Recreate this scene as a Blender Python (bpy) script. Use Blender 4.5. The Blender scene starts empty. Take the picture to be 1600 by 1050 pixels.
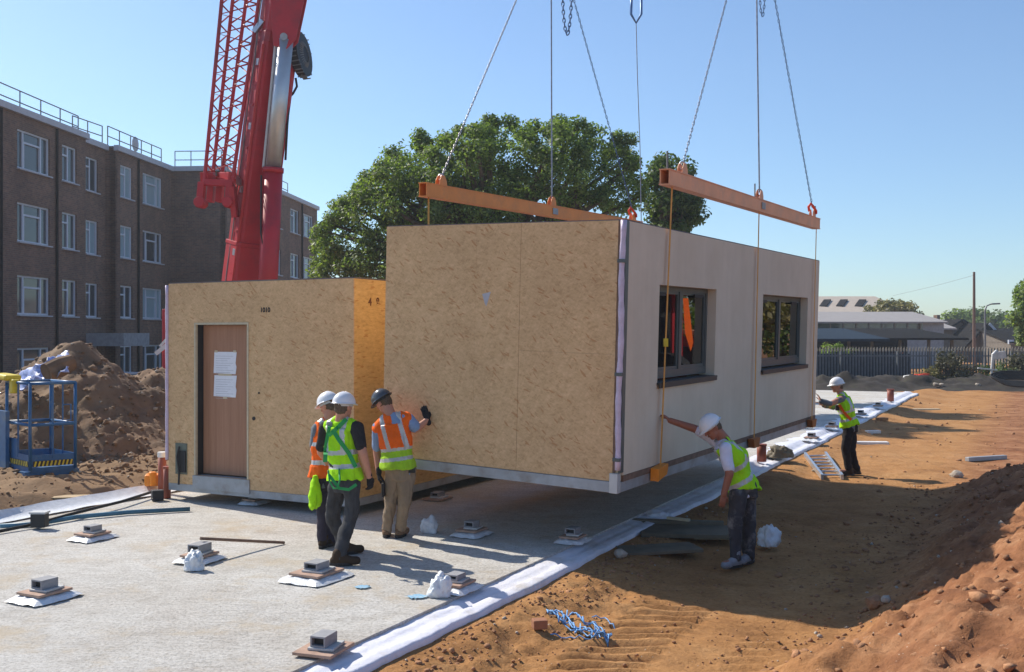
import bpy, bmesh, math, random
import numpy as np
from mathutils import Vector, Matrix, noise as mnoise
from mathutils.bvhtree import BVHTree
rnd = random.Random(7)
rng = np.random.default_rng(11)
R = math.radians
sc = bpy.context.scene
COL = sc.collection
FPX, HY, CX, CZ = 1588.0, 522.0, 800.0, 2.3      # focal length in photo pixels, horizon row, centre column, eye height

def S(px, py, Y):                                 # point at depth Y seen at a photo pixel
    return Vector(((px-CX)/FPX*Y, Y, CZ-(py-HY)/FPX*Y))
def G(px, py, z=0.0):                             # ground point
    Y = (CZ-z)*FPX/(py-HY)
    return Vector(((px-CX)/FPX*Y, Y, z))
def on_plane(px, py, p, n):
    d = Vector(((px-CX)/FPX, 1, -(py-HY)/FPX)); e = Vector((0, 0, CZ))
    return e + d*((p-e).dot(n)/d.dot(n))
UD, VD = Vector((.46, .888, 0)).normalized(), Vector((.888, -.46, 0)).normalized()
def UV(u, v, z=0.0): return UD*u + VD*v + Vector((0, 0, z))

# ------------------------------------------------------------ materials
MATS = {}
def newmat(name):
    m = bpy.data.materials.new(name); m.use_nodes = True
    nt = m.node_tree; b = nt.nodes['Principled BSDF']; MATS[name] = m
    return m, nt, b
def N(nt, t, **kw):
    n = nt.nodes.new(t)
    for k, v in kw.items():
        if k.startswith('i_'):
            n.inputs[k[2:].replace('_', ' ')].default_value = v
        else: setattr(n, k, v)
    return n
def L(nt, a, b): nt.links.new(a, b)
def coords(nt, scale=(1, 1, 1), rot=(0, 0, 0), kind='Object'):
    tc = N(nt, 'ShaderNodeTexCoord'); mp = N(nt, 'ShaderNodeMapping')
    mp.inputs['Scale'].default_value = scale; mp.inputs['Rotation'].default_value = rot
    L(nt, tc.outputs[kind], mp.inputs['Vector']); return mp.outputs['Vector']
def noise(nt, vec, scale, detail=4, rough=.55, dist=0.0):
    n = N(nt, 'ShaderNodeTexNoise'); n.inputs['Scale'].default_value = scale
    n.inputs['Detail'].default_value = detail; n.inputs['Roughness'].default_value = rough
    n.inputs['Distortion'].default_value = dist
    L(nt, vec, n.inputs['Vector']); return n.outputs['Fac']
def ramp(nt, fac, stops):
    r = N(nt, 'ShaderNodeValToRGB'); cr = r.color_ramp
    while len(cr.elements) < len(stops): cr.elements.new(.5)
    for e, (p, c) in zip(cr.elements, stops):
        e.position = p; e.color = (*c, 1) if len(c) == 3 else c
    L(nt, fac, r.inputs['Fac']); return r.outputs['Color']
def mixc(nt, fac, a, b, mode='MIX'):
    m = N(nt, 'ShaderNodeMix', data_type='RGBA', blend_type=mode)
    for s, v in ((m.inputs[0], fac), (m.inputs[6], a), (m.inputs[7], b)):
        if isinstance(v, (int, float)): s.default_value = v
        elif isinstance(v, tuple): s.default_value = (*v, 1) if len(v) == 3 else v
        else: L(nt, v, s)
    return m.outputs[2]
def bump(nt, h, b, strength=.3, dist=.01, prev=None):
    n = N(nt, 'ShaderNodeBump'); n.inputs['Strength'].default_value = strength
    n.inputs['Distance'].default_value = dist
    L(nt, h, n.inputs['Height'])
    if prev is not None: L(nt, prev, n.inputs['Normal'])
    L(nt, n.outputs['Normal'], b.inputs['Normal']); return n.outputs['Normal']
def simple(name, col, rough=.6, metal=0.0, var=.18, scale=6, bmp=0.0, bscale=60, spec=None, dirt=None):
    m, nt, b = newmat(name)
    v = coords(nt)
    f = noise(nt, v, scale, 5, .6)
    lo = tuple(c*(1-var) for c in col); hi = tuple(min(1, c*(1+var)) for c in col)
    c = ramp(nt, f, [(.3, lo), (.7, hi)])
    if dirt:
        f2 = noise(nt, v, scale*.45, 6, .7)
        k = ramp(nt, f2, [(.5, (0, 0, 0)), (.72, (1, 1, 1))])
        c = mixc(nt, k, c, dirt)
    L(nt, c, b.inputs['Base Color'])
    b.inputs['Roughness'].default_value = rough; b.inputs['Metallic'].default_value = metal
    if spec is not None: b.inputs['Specular IOR Level'].default_value = spec
    if bmp:
        bump(nt, noise(nt, v, bscale, 5, .6), b, bmp, .01)
    return m

def make_materials():
    # soil ----------------------------------------------------------------
    m, nt, b = newmat('soil'); v = coords(nt)
    big = noise(nt, v, .35, 5, .6); mid = noise(nt, v, 2.2, 6, .65); fine = noise(nt, v, 22, 6, .7)
    c1 = ramp(nt, big, [(.35, (.33, .150, .052)), (.52, (.43, .215, .08)), (.7, (.48, .265, .115))])
    c2 = ramp(nt, mid, [(.3, (.21, .105, .045)), (.5, (.42, .215, .085)), (.72, (.54, .32, .15))])
    c = mixc(nt, .5, c1, c2)
    c3 = ramp(nt, fine, [(.3, (.62, .57, .52)), (.5, (1, 1, 1)), (.75, (1.2, 1.2, 1.2))])
    c = mixc(nt, .8, c, c3, 'MULTIPLY')
    # darker, browner left yard and red clay mound by place
    sep = N(nt, 'ShaderNodeSeparateXYZ'); L(nt, v, sep.inputs[0])
    dv = N(nt, 'ShaderNodeVectorMath', operation='DOT_PRODUCT'); L(nt, v, dv.inputs[0]); dv.inputs[1].default_value = tuple(VD)
    yard = N(nt, 'ShaderNodeMapRange'); yard.inputs[1].default_value = -7.; yard.inputs[2].default_value = -11.; L(nt, dv.outputs['Value'], yard.inputs[0])
    c = mixc(nt, yard.outputs[0], c, mixc(nt, .85, c, (.23, .16, .10)))
    mo = N(nt, 'ShaderNodeMapRange'); mo.inputs[1].default_value = -1.7; mo.inputs[2].default_value = -.7; L(nt, dv.outputs['Value'], mo.inputs[0])
    cl = ramp(nt, mid, [(.3, (.18, .075, .036)), (.5, (.31, .14, .066)), (.7, (.43, .225, .115))])
    cl = mixc(nt, .7, cl, c3, 'MULTIPLY')
    c = mixc(nt, mo.outputs[0], c, cl)
    vo = N(nt, 'ShaderNodeTexVoronoi'); vo.inputs['Scale'].default_value = 26; L(nt, v, vo.inputs['Vector'])
    st = ramp(nt, vo.outputs['Distance'], [(.10, (1, 1, 1)), (.16, (0, 0, 0))])
    sel = noise(nt, v, 3.3, 3, .5); selr = ramp(nt, sel, [(.55, (0, 0, 0)), (.66, (1, 1, 1))])
    c = mixc(nt, mixc(nt, 1., st, selr, 'MULTIPLY'), c, (.50, .40, .30))
    L(nt, c, b.inputs['Base Color']); b.inputs['Roughness'].default_value = .95; b.inputs['Specular IOR Level'].default_value = .15
    n1 = bump(nt, noise(nt, v, 9, 8, .72), b, .55, .06)
    bump(nt, noise(nt, v, 70, 5, .7), b, .6, .012, n1)
    # concrete --------------------------------------------------------------
    m, nt, b = newmat('concrete'); v = coords(nt)
    big = noise(nt, v, .6, 5, .6); mid = noise(nt, v, 4, 6, .6, .6); fine = noise(nt, v, 38, 6, .75)
    c = ramp(nt, big, [(.3, (.54, .50, .445)), (.5, (.60, .575, .53)), (.72, (.67, .655, .62))])
    c = mixc(nt, .38, c, ramp(nt, mid, [(.3, (.62, .58, .54)), (.5, (.97, .97, .97)), (.75, (1.08, 1.08, 1.08))]), 'MULTIPLY')
    c = mixc(nt, .85, c, ramp(nt, fine, [(.36, (.58, .56, .53)), (.5, (1, 1, 1)), (.66, (1.15, 1.15, 1.15))]), 'MULTIPLY')
    sw = noise(nt, coords(nt, (3.2, 26, 8), (0, 0, R(34))), 1, 5, .65, 1.8); c = mixc(nt, .7, c, ramp(nt, sw, [(.36, (.74, .73, .71)), (.52, (1, 1, 1)), (.7, (1.08, 1.08, 1.08))]), 'MULTIPLY')
    warm = ramp(nt, noise(nt, v, 1.1, 6, .75), [(.52, (0, 0, 0)), (.66, (.9, .9, .9))])
    c = mixc(nt, mixc(nt, 1., warm, (.7, .7, .7), 'MULTIPLY'), c, (.50, .40, .27))
    L(nt, c, b.inputs['Base Color']); b.inputs['Roughness'].default_value = .9; b.inputs['Specular IOR Level'].default_value = .25
    vs = coords(nt, (9, 55, 30), (0, 0, R(28)))
    n1 = bump(nt, noise(nt, vs, 1, 4, .6, 1.4), b, .8, .014)
    bump(nt, fine, b, .9, .012, n1)
    # OSB --------------------------------------------------------------------
    def osb(name, base, strong=1.0, rotz=0.):
        m, nt, b = newmat(name)
        tc = N(nt, 'ShaderNodeTexCoord')
        acc = None
        dk = None
        for k, (ang, sx) in enumerate(((.5, 1.), (-.35, 1.15), (.08, .85), (-.8, 1.05), (1.2, .95))):
            # flake layers in the plane of the wall: map (a+b, c)
            mp = N(nt, 'ShaderNodeMapping'); mp.inputs['Rotation'].default_value = (0, ang, ang*.3)
            mp.inputs['Location'].default_value = (k*3.1, k*1.7, k*2.3)
            L(nt, tc.outputs['Object'], mp.inputs['Vector'])
            m2 = N(nt, 'ShaderNodeMapping'); m2.inputs['Scale'].default_value = (14*sx, 14*sx, 60*sx)
            L(nt, mp.outputs[0], m2.inputs['Vector'])
            vo = N(nt, 'ShaderNodeTexVoronoi'); vo.inputs['Scale'].default_value = 1.
            L(nt, m2.outputs[0], vo.inputs['Vector'])
            g = N(nt, 'ShaderNodeSeparateColor'); L(nt, vo.outputs['Color'], g.inputs[0])
            if acc is None: acc = g.outputs[0]
            else:
                a = N(nt, 'ShaderNodeMath', operation='ADD'); L(nt, acc, a.inputs[0]); L(nt, g.outputs[0], a.inputs[1]); acc = a.outputs[0]
            if k in (1, 3):
                t = N(nt, 'ShaderNodeMath', operation='GREATER_THAN'); t.inputs[1].default_value = .982; L(nt, g.outputs[1], t.inputs[0])
                if dk is None: dk = t.outputs[0]
                else:
                    a = N(nt, 'ShaderNodeMath', operation='MAXIMUM'); L(nt, dk, a.inputs[0]); L(nt, t.outputs[0], a.inputs[1]); dk = a.outputs[0]
        dv = N(nt, 'ShaderNodeMath', operation='MULTIPLY'); dv.inputs[1].default_value = .2; L(nt, acc, dv.inputs[0])
        r_, g_, b_ = base
        c = ramp(nt, dv.outputs[0], [(.2, (r_*.80, g_*.76, b_*.70)), (.42, (r_*.96, g_*.95, b_*.93)), (.55, base), (.8, (r_*1.12, g_*1.15, b_*1.2))])
        c = mixc(nt, dk, c, (r_*.80, g_*.66, b_*.55))
        big = ramp(nt, noise(nt, tc.outputs['Object'], 1.3, 4, .6), [(.3, (.88, .86, .84)), (.7, (1.07, 1.07, 1.07))])
        c = mixc(nt, 1., c, big, 'MULTIPLY')
        L(nt, c, b.inputs['Base Color']); b.inputs['Roughness'].default_value = .7; b.inputs['Specular IOR Level'].default_value = .3
        bump(nt, dv.outputs[0], b, .25, .004)
        return m
    osb('osb', (.64, .42, .22)); osb('osb_side', (.66, .44, .19))
    # render (sand textured wall coat) -------------------------------------------
    m, nt, b = newmat('render_coat'); v = coords(nt)
    c = ramp(nt, noise(nt, v, 1.4, 6, .65), [(.3, (.63, .53, .41)), (.7, (.71, .61, .49))])
    streak = noise(nt, coords(nt, (7, 7, .5)), 1, 5, .6)
    c = mixc(nt, .25, c, ramp(nt, streak, [(.3, (.82, .82, .83)), (.65, (1.03, 1.03, 1.03))]), 'MULTIPLY')
    L(nt, c, b.inputs['Base Color']); b.inputs['Roughness'].default_value = .92; b.inputs['Specular IOR Level'].default_value = .2
    bump(nt, noise(nt, v, 140, 4, .7), b, .6, .004)
    # brick ---------------------------------------------------------------------------
    m, nt, b = newmat('brick')
    tc = N(nt, 'ShaderNodeTexCoord'); sp = N(nt, 'ShaderNodeSeparateXYZ'); L(nt, tc.outputs['Object'], sp.inputs[0])
    ad = N(nt, 'ShaderNodeMath', operation='ADD'); L(nt, sp.outputs[0], ad.inputs[0]); L(nt, sp.outputs[1], ad.inputs[1])
    cb = N(nt, 'ShaderNodeCombineXYZ'); L(nt, ad.outputs[0], cb.inputs[0]); L(nt, sp.outputs[2], cb.inputs[1])
    br = N(nt, 'ShaderNodeTexBrick'); br.inputs['Scale'].default_value = 1.
    br.inputs['Brick Width'].default_value = .225; br.inputs['Row Height'].default_value = .075; br.inputs['Mortar Size'].default_value = .009
    br.inputs['Color1'].default_value = (.235, .135, .095, 1); br.inputs['Color2'].default_value = (.15, .09, .068, 1); br.inputs['Mortar'].default_value = (.21, .18, .15, 1)
    L(nt, cb.outputs[0], br.inputs['Vector'])
    c = mixc(nt, .7, br.outputs['Color'], ramp(nt, noise(nt, coords(nt), .7, 6, .65), [(.3, (.62, .60, .58)), (.7, (1.2, 1.16, 1.12))]), 'MULTIPLY')
    c = mixc(nt, .5, c, ramp(nt, noise(nt, coords(nt, (1.2, 1.2, .25)), 1., 5, .6), [(.35, (.7, .69, .68)), (.6, (1.08, 1.06, 1.05))]), 'MULTIPLY')
    c = mixc(nt, .6, c, ramp(nt, noise(nt, coords(nt), 6, 4, .7), [(.3, (.7, .68, .66)), (.7, (1.3, 1.25, 1.2))]), 'MULTIPLY')
    L(nt, c, b.inputs['Base Color']); b.inputs['Roughness'].default_value = .9
    # foliage ------------------------------------------------------------------------
    def leaf(name, dark, light, trans=.35):
        m, nt, b = newmat(name)
        g = N(nt, 'ShaderNodeNewGeometry')
        c = ramp(nt, g.outputs['Random Per Island'], [(0., dark), (.55, tuple((a+b_)/2 for a, b_ in zip(dark, light))), (1., light)])
        c = mixc(nt, .6, c, ramp(nt, noise(nt, coords(nt), .9, 4, .6), [(.35, (.72, .76, .7)), (.65, (1.25, 1.2, 1.0))]), 'MULTIPLY')
        L(nt, c, b.inputs['Base Color']); b.inputs['Roughness'].default_value = .55; b.inputs['Specular IOR Level'].default_value = .35
        tr = N(nt, 'ShaderNodeBsdfTranslucent'); L(nt, mixc(nt, 1., c, (1.3, 1.5, .5), 'MULTIPLY'), tr.inputs['Color'])
        mx = N(nt, 'ShaderNodeMixShader'); mx.inputs[0].default_value = trans
        out = nt.nodes['Material Output']
        L(nt, b.outputs[0], mx.inputs[1]); L(nt, tr.outputs[0], mx.inputs[2]); L(nt, mx.outputs[0], out.inputs['Surface'])
    leaf('leaf_green', (.06, .10, .032), (.28, .35, .12), .45)
    leaf('leaf_dark', (.04, .07, .026), (.15, .20, .065), .4)
    leaf('leaf_yellow', (.16, .15, .05), (.32, .26, .11), .25)
    leaf('leaf_brush', (.06, .05, .03), (.14, .13, .06), .2)
    simple('bark', (.11, .08, .055), .9, var=.35, scale=8, bmp=.6, bscale=25)
    # glass ---------------------------------------------------------------------------
    m, nt, b = newmat('glass_pane')
    out = nt.nodes['Material Output']
    gl = N(nt, 'ShaderNodeBsdfGlossy'); gl.inputs['Roughness'].default_value = .01
    gl.inputs['Color'].default_value = (.9, .92, .92, 1)
    tp = N(nt, 'ShaderNodeBsdfTransparent'); tp.inputs['Color'].default_value = (.55, .60, .57, 1)
    fr = N(nt, 'ShaderNodeFresnel'); fr.inputs['IOR'].default_value = 2.3
    mx = N(nt, 'ShaderNodeMixShader'); L(nt, fr.outputs[0], mx.inputs[0]); L(nt, tp.outputs[0], mx.inputs[1]); L(nt, gl.outputs[0], mx.inputs[2])
    L(nt, mx.outputs[0], out.inputs['Surface'])
    m, nt, b = newmat('dark_glass')
    b.inputs['Base Color'].default_value = (.055, .065, .07, 1); b.inputs['Roughness'].default_value = .06; b.inputs['Specular IOR Level'].default_value = .9
    m, nt, b = newmat('painted_sky_glass')
    b.inputs['Base Color'].default_value = (.30, .42, .47, 1); b.inputs['Roughness'].default_value = .08; b.inputs['Specular IOR Level'].default_value = 1.  # pale blue sky reflection put into the pane's base colour
    # hazard stripes --------------------------------------------------------------------
    m, nt, b = newmat('hazard')
    w = N(nt, 'ShaderNodeTexWave', wave_type='BANDS', bands_direction='DIAGONAL'); w.inputs['Scale'].default_value = 3.2
    L(nt, coords(nt), w.inputs['Vector'])
    L(nt, ramp(nt, w.outputs['Fac'], [(.48, (.012, .012, .014)), (.52, (.55, .36, .03))]), b.inputs['Base Color'])
    # plain ones
    simple('membrane', (.80, .80, .86), .5, var=.05, scale=5, bmp=.8, bscale=13, dirt=(.60, .56, .52))
    simple('plastic_white', (.72, .74, .76), .35, var=.1, scale=14, bmp=.8, bscale=35)
    simple('plastic_blue', (.30, .36, .62), .4, var=.5, scale=9, bmp=.8, bscale=25)
    simple('steel_grey', (.36, .38, .40), .55, .25, var=.14, scale=5, bmp=.15, dirt=(.25, .22, .19))
    simple('steel_pale', (.52, .53, .53), .5, .2, var=.1)
    simple('galv', (.55, .57, .6), .38, .8, var=.12)
    simple('timber_brown', (.19, .115, .08), .8, var=.3, scale=12)
    simple('timber_pale', (.55, .47, .32), .75, var=.12, scale=14)
    simple('timber_plank', (.42, .31, .18), .85, var=.2, scale=9, bmp=.4, bscale=40)
    simple('lilac_foil', (.56, .47, .60), .45, .1, var=.12, scale=16, bmp=.5, bscale=30)
    m, nt, b = newmat('door_veneer')
    c = ramp(nt, noise(nt, coords(nt, (26, 26, 1.2)), 1, 5, .6, .4), [(.3, (.33, .155, .085)), (.7, (.42, .21, .12))])
    L(nt, c, b.inputs['Base Color']); b.inputs['Roughness'].default_value = .5
    simple('paper', (.80, .81, .86), .8, var=.03, scale=20)
    simple('tape_tan', (.60, .50, .34), .6, var=.08)
    simple('ink', (.03, .025, .022), .8)
    simple('ink_grey', (.42, .42, .46), .8)
    simple('ink_brown', (.14, .045, .01), .8)
    simple('socket_green', (.13, .145, .11), .6, var=.2)
    simple('black', (.018, .018, .02), .6)
    simple('sill_dark', (.035, .038, .042), .5)
    simple('dark_grey_frame', (.085, .10, .10), .4, var=.1)
    simple('orange_paint', (.88, .27, .04), .45, var=.10, scale=4, dirt=(.70, .24, .06))
    simple('orange_pale', (.82, .36, .17), .5, var=.1, scale=4, dirt=(.62, .32, .19))
    simple('orange_lug', (.78, .25, .012), .5, var=.12)
    simple('lug_rust', (.34, .10, .02), .6, var=.2)
    simple('red_hook', (.72, .06, .02), .4)
    simple('strap_orange', (.68, .32, .06), .7, var=.15)
    simple('chain_grey', (.28, .27, .30), .4, .7, var=.3, scale=20)
    simple('chain_blue', (.12, .20, .36), .4, .5, var=.3, scale=20)
    simple('crane_red', (.46, .014, .024), .5, var=.10, scale=1.3, dirt=(.20, .02, .028))
    simple('crane_red_light', (.50, .03, .035), .35, var=.15, scale=2)
    simple('chrome', (.55, .57, .58), .42, .75, var=.05)
    simple('rubber', (.02, .02, .021), .8, bmp=.3)
    simple('blue_paint', (.012, .10, .26), .4, var=.2, scale=8, dirt=(.10, .16, .22))
    simple('yellow_paint', (.62, .48, .02), .5)
    simple('pipe_terracotta', (.27, .065, .035), .55, var=.12)
    simple('pvc_white', (.72, .70, .66), .5)
    simple('window_white', (.58, .64, .72), .45, var=.05)
    simple('curtain', (.40, .42, .44), .9, var=.25, scale=9)
    simple('fascia_grey', (.48, .50, .54), .7, var=.08)
    simple('rail_grey', (.20, .20, .20), .6, .3)
    simple('roof_felt', (.12, .12, .13), .9)
    simple('roof_tan', (.42, .35, .28), .8, var=.1, scale=2)
    simple('roof_pale', (.30, .275, .26), .8, var=.08, scale=2)
    simple('bank_soil_shade', (.030, .023, .018), .95, var=.5, scale=3, bmp=.8, bscale=12, dirt=(.05, .048, .025))  # dark soil tone with the bank's shade lowered into it
    simple('roof_dark', (.022, .021, .021), .95, var=.25, scale=3, spec=.05)
    simple('roof_blue', (.03, .045, .065), .95, spec=.05)
    simple('wall_far', (.16, .135, .11), .9, var=.15)
    simple('wall_grey', (.30, .31, .33), .9)
    simple('sheeting_dark', (.05, .06, .075), .9)
    simple('palisade', (.15, .165, .18), .6, .2, var=.25, scale=5)
    simple('palisade_tip', (.42, .36, .28), .7, var=.3, scale=9)
    simple('heap_soil', (.18, .108, .060), .95, var=.4, scale=1.9, bmp=1., bscale=24, dirt=(.25, .17, .10))
    simple('clod', (.33, .165, .08), .95, var=.45, scale=5, bmp=.9, bscale=40)
    simple('stone', (.42, .36, .29), .9, var=.25, scale=12, bmp=.5)
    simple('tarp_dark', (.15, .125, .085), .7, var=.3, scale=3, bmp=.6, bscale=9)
    simple('brick_red', (.34, .15, .08), .9, var=.2, bmp=.5)
    simple('rope_blue', (.16, .38, .70), .6, var=.35, scale=30)
    simple('block_grey', (.30, .30, .31), .8, var=.15, scale=15, bmp=.4)
    simple('ply_pad', (.40, .26, .19), .8, var=.2, scale=15)
    simple('sheet_blue', (.05, .16, .24), .5, var=.3)
    simple('paint_blue', (.24, .44, .60), .9, var=.3, scale=40, dirt=(.5, .48, .43))
    simple('skin', (.50, .235, .155), .5, var=.08, scale=18, spec=.35)
    simple('skin_dark', (.33, .125, .075), .5, var=.08, scale=18, spec=.35)
    simple('eye', (.05, .03, .02), .2); simple('lip', (.36, .12, .09), .5)
    simple('hair', (.10, .065, .04), .8, var=.3, scale=60)
    def cloth(name, col, var=.12, rough=.85, bm_=.35):
        simple(name, col, rough, var=var, scale=7, bmp=bm_, bscale=26, spec=.2)
    cloth('vest_lime', (.40, .78, .012)); cloth('vest_orange', (.92, .14, .012)); cloth('vest_lime_c', (.36, .62, .03))
    simple('tape_silver', (.50, .50, .49), .35, .15, var=.08, scale=30)
    cloth('shirt_black', (.028, .026, .028)); cloth('shirt_white', (.66, .66, .78)); cloth('shirt_blue', (.22, .32, .50)); cloth('shirt_grey', (.16, .18, .20))
    cloth('trousers_grey', (.052, .052, .055), .25); cloth('trousers_purple', (.045, .038, .055)); cloth('trousers_khaki', (.28, .21, .145), .15)
    cloth('trousers_navy', (.038, .036, .046), .3); cloth('trousers_black', (.024, .021, .021))
    # paint-spattered work trousers
    simple('trousers_paint', (.045, .042, .05), .85, var=.25, scale=9, bmp=.3, dirt=(.30, .27, .25))
    cloth('boot_brown', (.055, .035, .022)); cloth('boot_tan', (.20, .12, .07)); cloth('boot_pale', (.26, .26, .28), .4)
    simple('hat_white', (.78, .78, .80), .3, var=.03); simple('hat_black', (.07, .075, .085), .22, var=.05)
    cloth('glove_black', (.02, .02, .022)); simple('harness_green', (.02, .30, .07), .7, var=.1)
make_materials()
m, nt, b = newmat('haze'); nt.nodes.remove(b); pv = nt.nodes.new('ShaderNodeVolumePrincipled'); pv.inputs['Density'].default_value = .0008; pv.inputs['Color'].default_value = (.86, .92, 1, 1); pv.inputs['Anisotropy'].default_value = .3
nt.links.new(pv.outputs[0], nt.nodes['Material Output'].inputs['Volume'])

# ------------------------------------------------------------ mesh building
WM = {}
class MB:
    def __init__(s): s.v = []; s.f = []; s.m = []; s.n = 0
    def add(s, vs, fs, mi=0):
        vs = [tuple(p) for p in vs]; k = s.n
        s.v += vs; s.n += len(vs); s.f += [tuple(i+k for i in f) for f in fs]; s.m += [mi]*len(fs); return s
    def box(s, c, size, B=None, mi=0):
        c = Vector(c); hx, hy, hz = (q/2 for q in size)
        vs = []
        for x in (-hx, hx):
            for y in (-hy, hy):
                for z in (-hz, hz):
                    p = Vector((x, y, z))
                    if B is not None: p = B @ p
                    vs.append(c+p)
        return s.add(vs, [(0, 1, 3, 2), (4, 6, 7, 5), (0, 4, 5, 1), (2, 3, 7, 6), (0, 2, 6, 4), (1, 5, 7, 3)], mi)
    def bb(s, lo, hi, mi=0):
        return s.box([(a+b)/2 for a, b in zip(lo, hi)], [b-a for a, b in zip(lo, hi)], None, mi)
    def bar(s, p0, p1, w, h, up=(0, 0, 1), mi=0):
        p0 = Vector(p0); p1 = Vector(p1); d = (p1-p0); l = d.length; d.normalize()
        up = Vector(up)
        if abs(d.dot(up)) > .98: up = Vector((0, 1, 0))
        sd = d.cross(up).normalized(); u = sd.cross(d).normalized()
        B = Matrix((sd, d, u)).transposed()
        return s.box((p0+p1)/2, (w, l, h), B, mi)
    def loft(s, rings, seg=14, cap=True, mi=0):
        vs = []; fs = []
        for c, ax, ay in rings:
            for i in range(seg):
                t = 2*math.pi*i/seg; vs.append(Vector(c)+Vector(ax)*math.cos(t)+Vector(ay)*math.sin(t))
        for k in range(len(rings)-1):
            for i in range(seg):
                a = k*seg+i; b_ = k*seg+(i+1) % seg; fs.append((a, b_, b_+seg, a+seg))
        if cap:
            fs.append(tuple(range(seg-1, -1, -1))); o = (len(rings)-1)*seg; fs.append(tuple(range(o, o+seg)))
        return s.add(vs, fs, mi)
    def tube(s, pts, r, seg=8, mi=0, cap=True):
        pts = [Vector(p) for p in pts]; rings = []; prev = None
        for i, p in enumerate(pts):
            d = (pts[min(i+1, len(pts)-1)]-pts[max(i-1, 0)]).normalized()
            if prev is None:
                a = d.cross(Vector((0, 0, 1)))
                if a.length < .05: a = d.cross(Vector((0, 1, 0)))
            else: a = prev-d*prev.dot(d)
            a.normalize(); prev = a; bb_ = d.cross(a)
            rr = r[i] if isinstance(r, (list, tuple)) else r
            rings.append((p, a*rr, bb_*rr))
        return s.loft(rings, seg, cap, mi)
    def ell(s, c, B, rad, nu=14, nv=9, mi=0):
        c = Vector(c); vs = []; fs = []
        ex, ey, ez = (Vector(B.col[i]) for i in range(3))
        vs.append(c-ez*rad[2])
        for j in range(1, nv):
            t = math.pi*j/nv-math.pi/2
            for i in range(nu):
                a = 2*math.pi*i/nu
                vs.append(c+ex*(rad[0]*math.cos(t)*math.cos(a))+ey*(rad[1]*math.cos(t)*math.sin(a))+ez*(rad[2]*math.sin(t)))
        vs.append(c+ez*rad[2]); top = len(vs)-1
        for i in range(nu): fs.append((0, 1+(i+1) % nu, 1+i))
        for j in range(nv-2):
            for i in range(nu):
                a = 1+j*nu+i; b_ = 1+j*nu+(i+1) % nu; fs.append((a, b_, b_+nu, a+nu))
        o = 1+(nv-2)*nu
        for i in range(nu): fs.append((o+i, o+(i+1) % nu, top))
        return s.add(vs, fs, mi)
    def rc(s, p0, r0, p1, r1, seg=12, mi=0):              # round-ended tapering limb
        p0 = Vector(p0); p1 = Vector(p1); d = (p1-p0).normalized()
        a = d.cross(Vector((.3, .2, 1))).normalized(); b_ = d.cross(a); rings = []
        for t in (-.98, -.8, -.45, 0): rings.append((p0+d*r0*t, a*r0*math.sqrt(1-t*t), b_*r0*math.sqrt(1-t*t)))
        for t in (0, .45, .8, .98): rings.append((p1+d*r1*t, a*r1*math.sqrt(1-t*t), b_*r1*math.sqrt(1-t*t)))
        return s.loft(rings, seg, True, mi)
    def prism(s, poly, o, ax, ay, depth, mi=0):           # polygon in plane (ax, ay), extruded along depth vector
        o = Vector(o); ax = Vector(ax); ay = Vector(ay); depth = Vector(depth); n = len(poly)
        a = [o+ax*x+ay*y for x, y in poly]; vs = a+[p+depth for p in a]
        fs = [tuple(range(n-1, -1, -1)), tuple(range(n, 2*n))]+[(i, (i+1) % n, (i+1) % n+n, i+n) for i in range(n)]
        return s.add(vs, fs, mi)
    def wall(s, o, d, up, n, Lg, H, holes, t, mi=0):      # panel with rectangular openings (s0,z0,s1,z1); n points inwards
        o = Vector(o); d = Vector(d); up = Vector(up); n = Vector(n)
        xs = sorted({0, Lg, *[h[0] for h in holes], *[h[2] for h in holes]}); zs = sorted({0, H, *[h[1] for h in holes], *[h[3] for h in holes]})
        P = lambda x, z, k: o+d*x+up*z+n*(t*k)
        hole = lambda x, z: any(h[0]-1e-6 < x < h[2]+1e-6 and h[1]-1e-6 < z < h[3]+1e-6 for h in holes)
        for i in range(len(xs)-1):
            for j in range(len(zs)-1):
                x0, x1, z0, z1 = xs[i], xs[i+1], zs[j], zs[j+1]
                if hole((x0+x1)/2, (z0+z1)/2): continue
                s.add([P(x0, z0, 0), P(x1, z0, 0), P(x1, z1, 0), P(x0, z1, 0)], [(0, 1, 2, 3)], mi)
                s.add([P(x0, z0, 1), P(x1, z0, 1), P(x1, z1, 1), P(x0, z1, 1)], [(3, 2, 1, 0)], mi)
        for (x0, z0, x1, z1) in [(0, 0, Lg, H)]+list(holes):
            q = [(x0, z0), (x1, z0), (x1, z1), (x0, z1)]
            for k in range(4):
                a, b_ = q[k], q[(k+1) % 4]
                s.add([P(*a, 0), P(*b_, 0), P(*b_, 1), P(*a, 1)], [(0, 1, 2, 3)], mi)
        return s
    def xform(s, M, i0=0):
        for i in range(i0, len(s.v)): s.v[i] = tuple(M @ Vector(s.v[i]))
        return s
    def mesh(s, name):
        me = bpy.data.meshes.new(name); me.from_pydata(s.v, [], s.f); me.update(); return me
    def build(s, name, mats, parent=None, smooth=False, local=False, bevel=0, fix=True, root=None):
        me = s.mesh(name)
        for q in (mats if isinstance(mats, (list, tuple)) else [mats]): me.materials.append(MATS[q])
        me.polygons.foreach_set('material_index', s.m)
        if smooth: me.polygons.foreach_set('use_smooth', [True]*len(me.polygons))
        return link(me, name, parent, local, bevel, fix, root)
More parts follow.
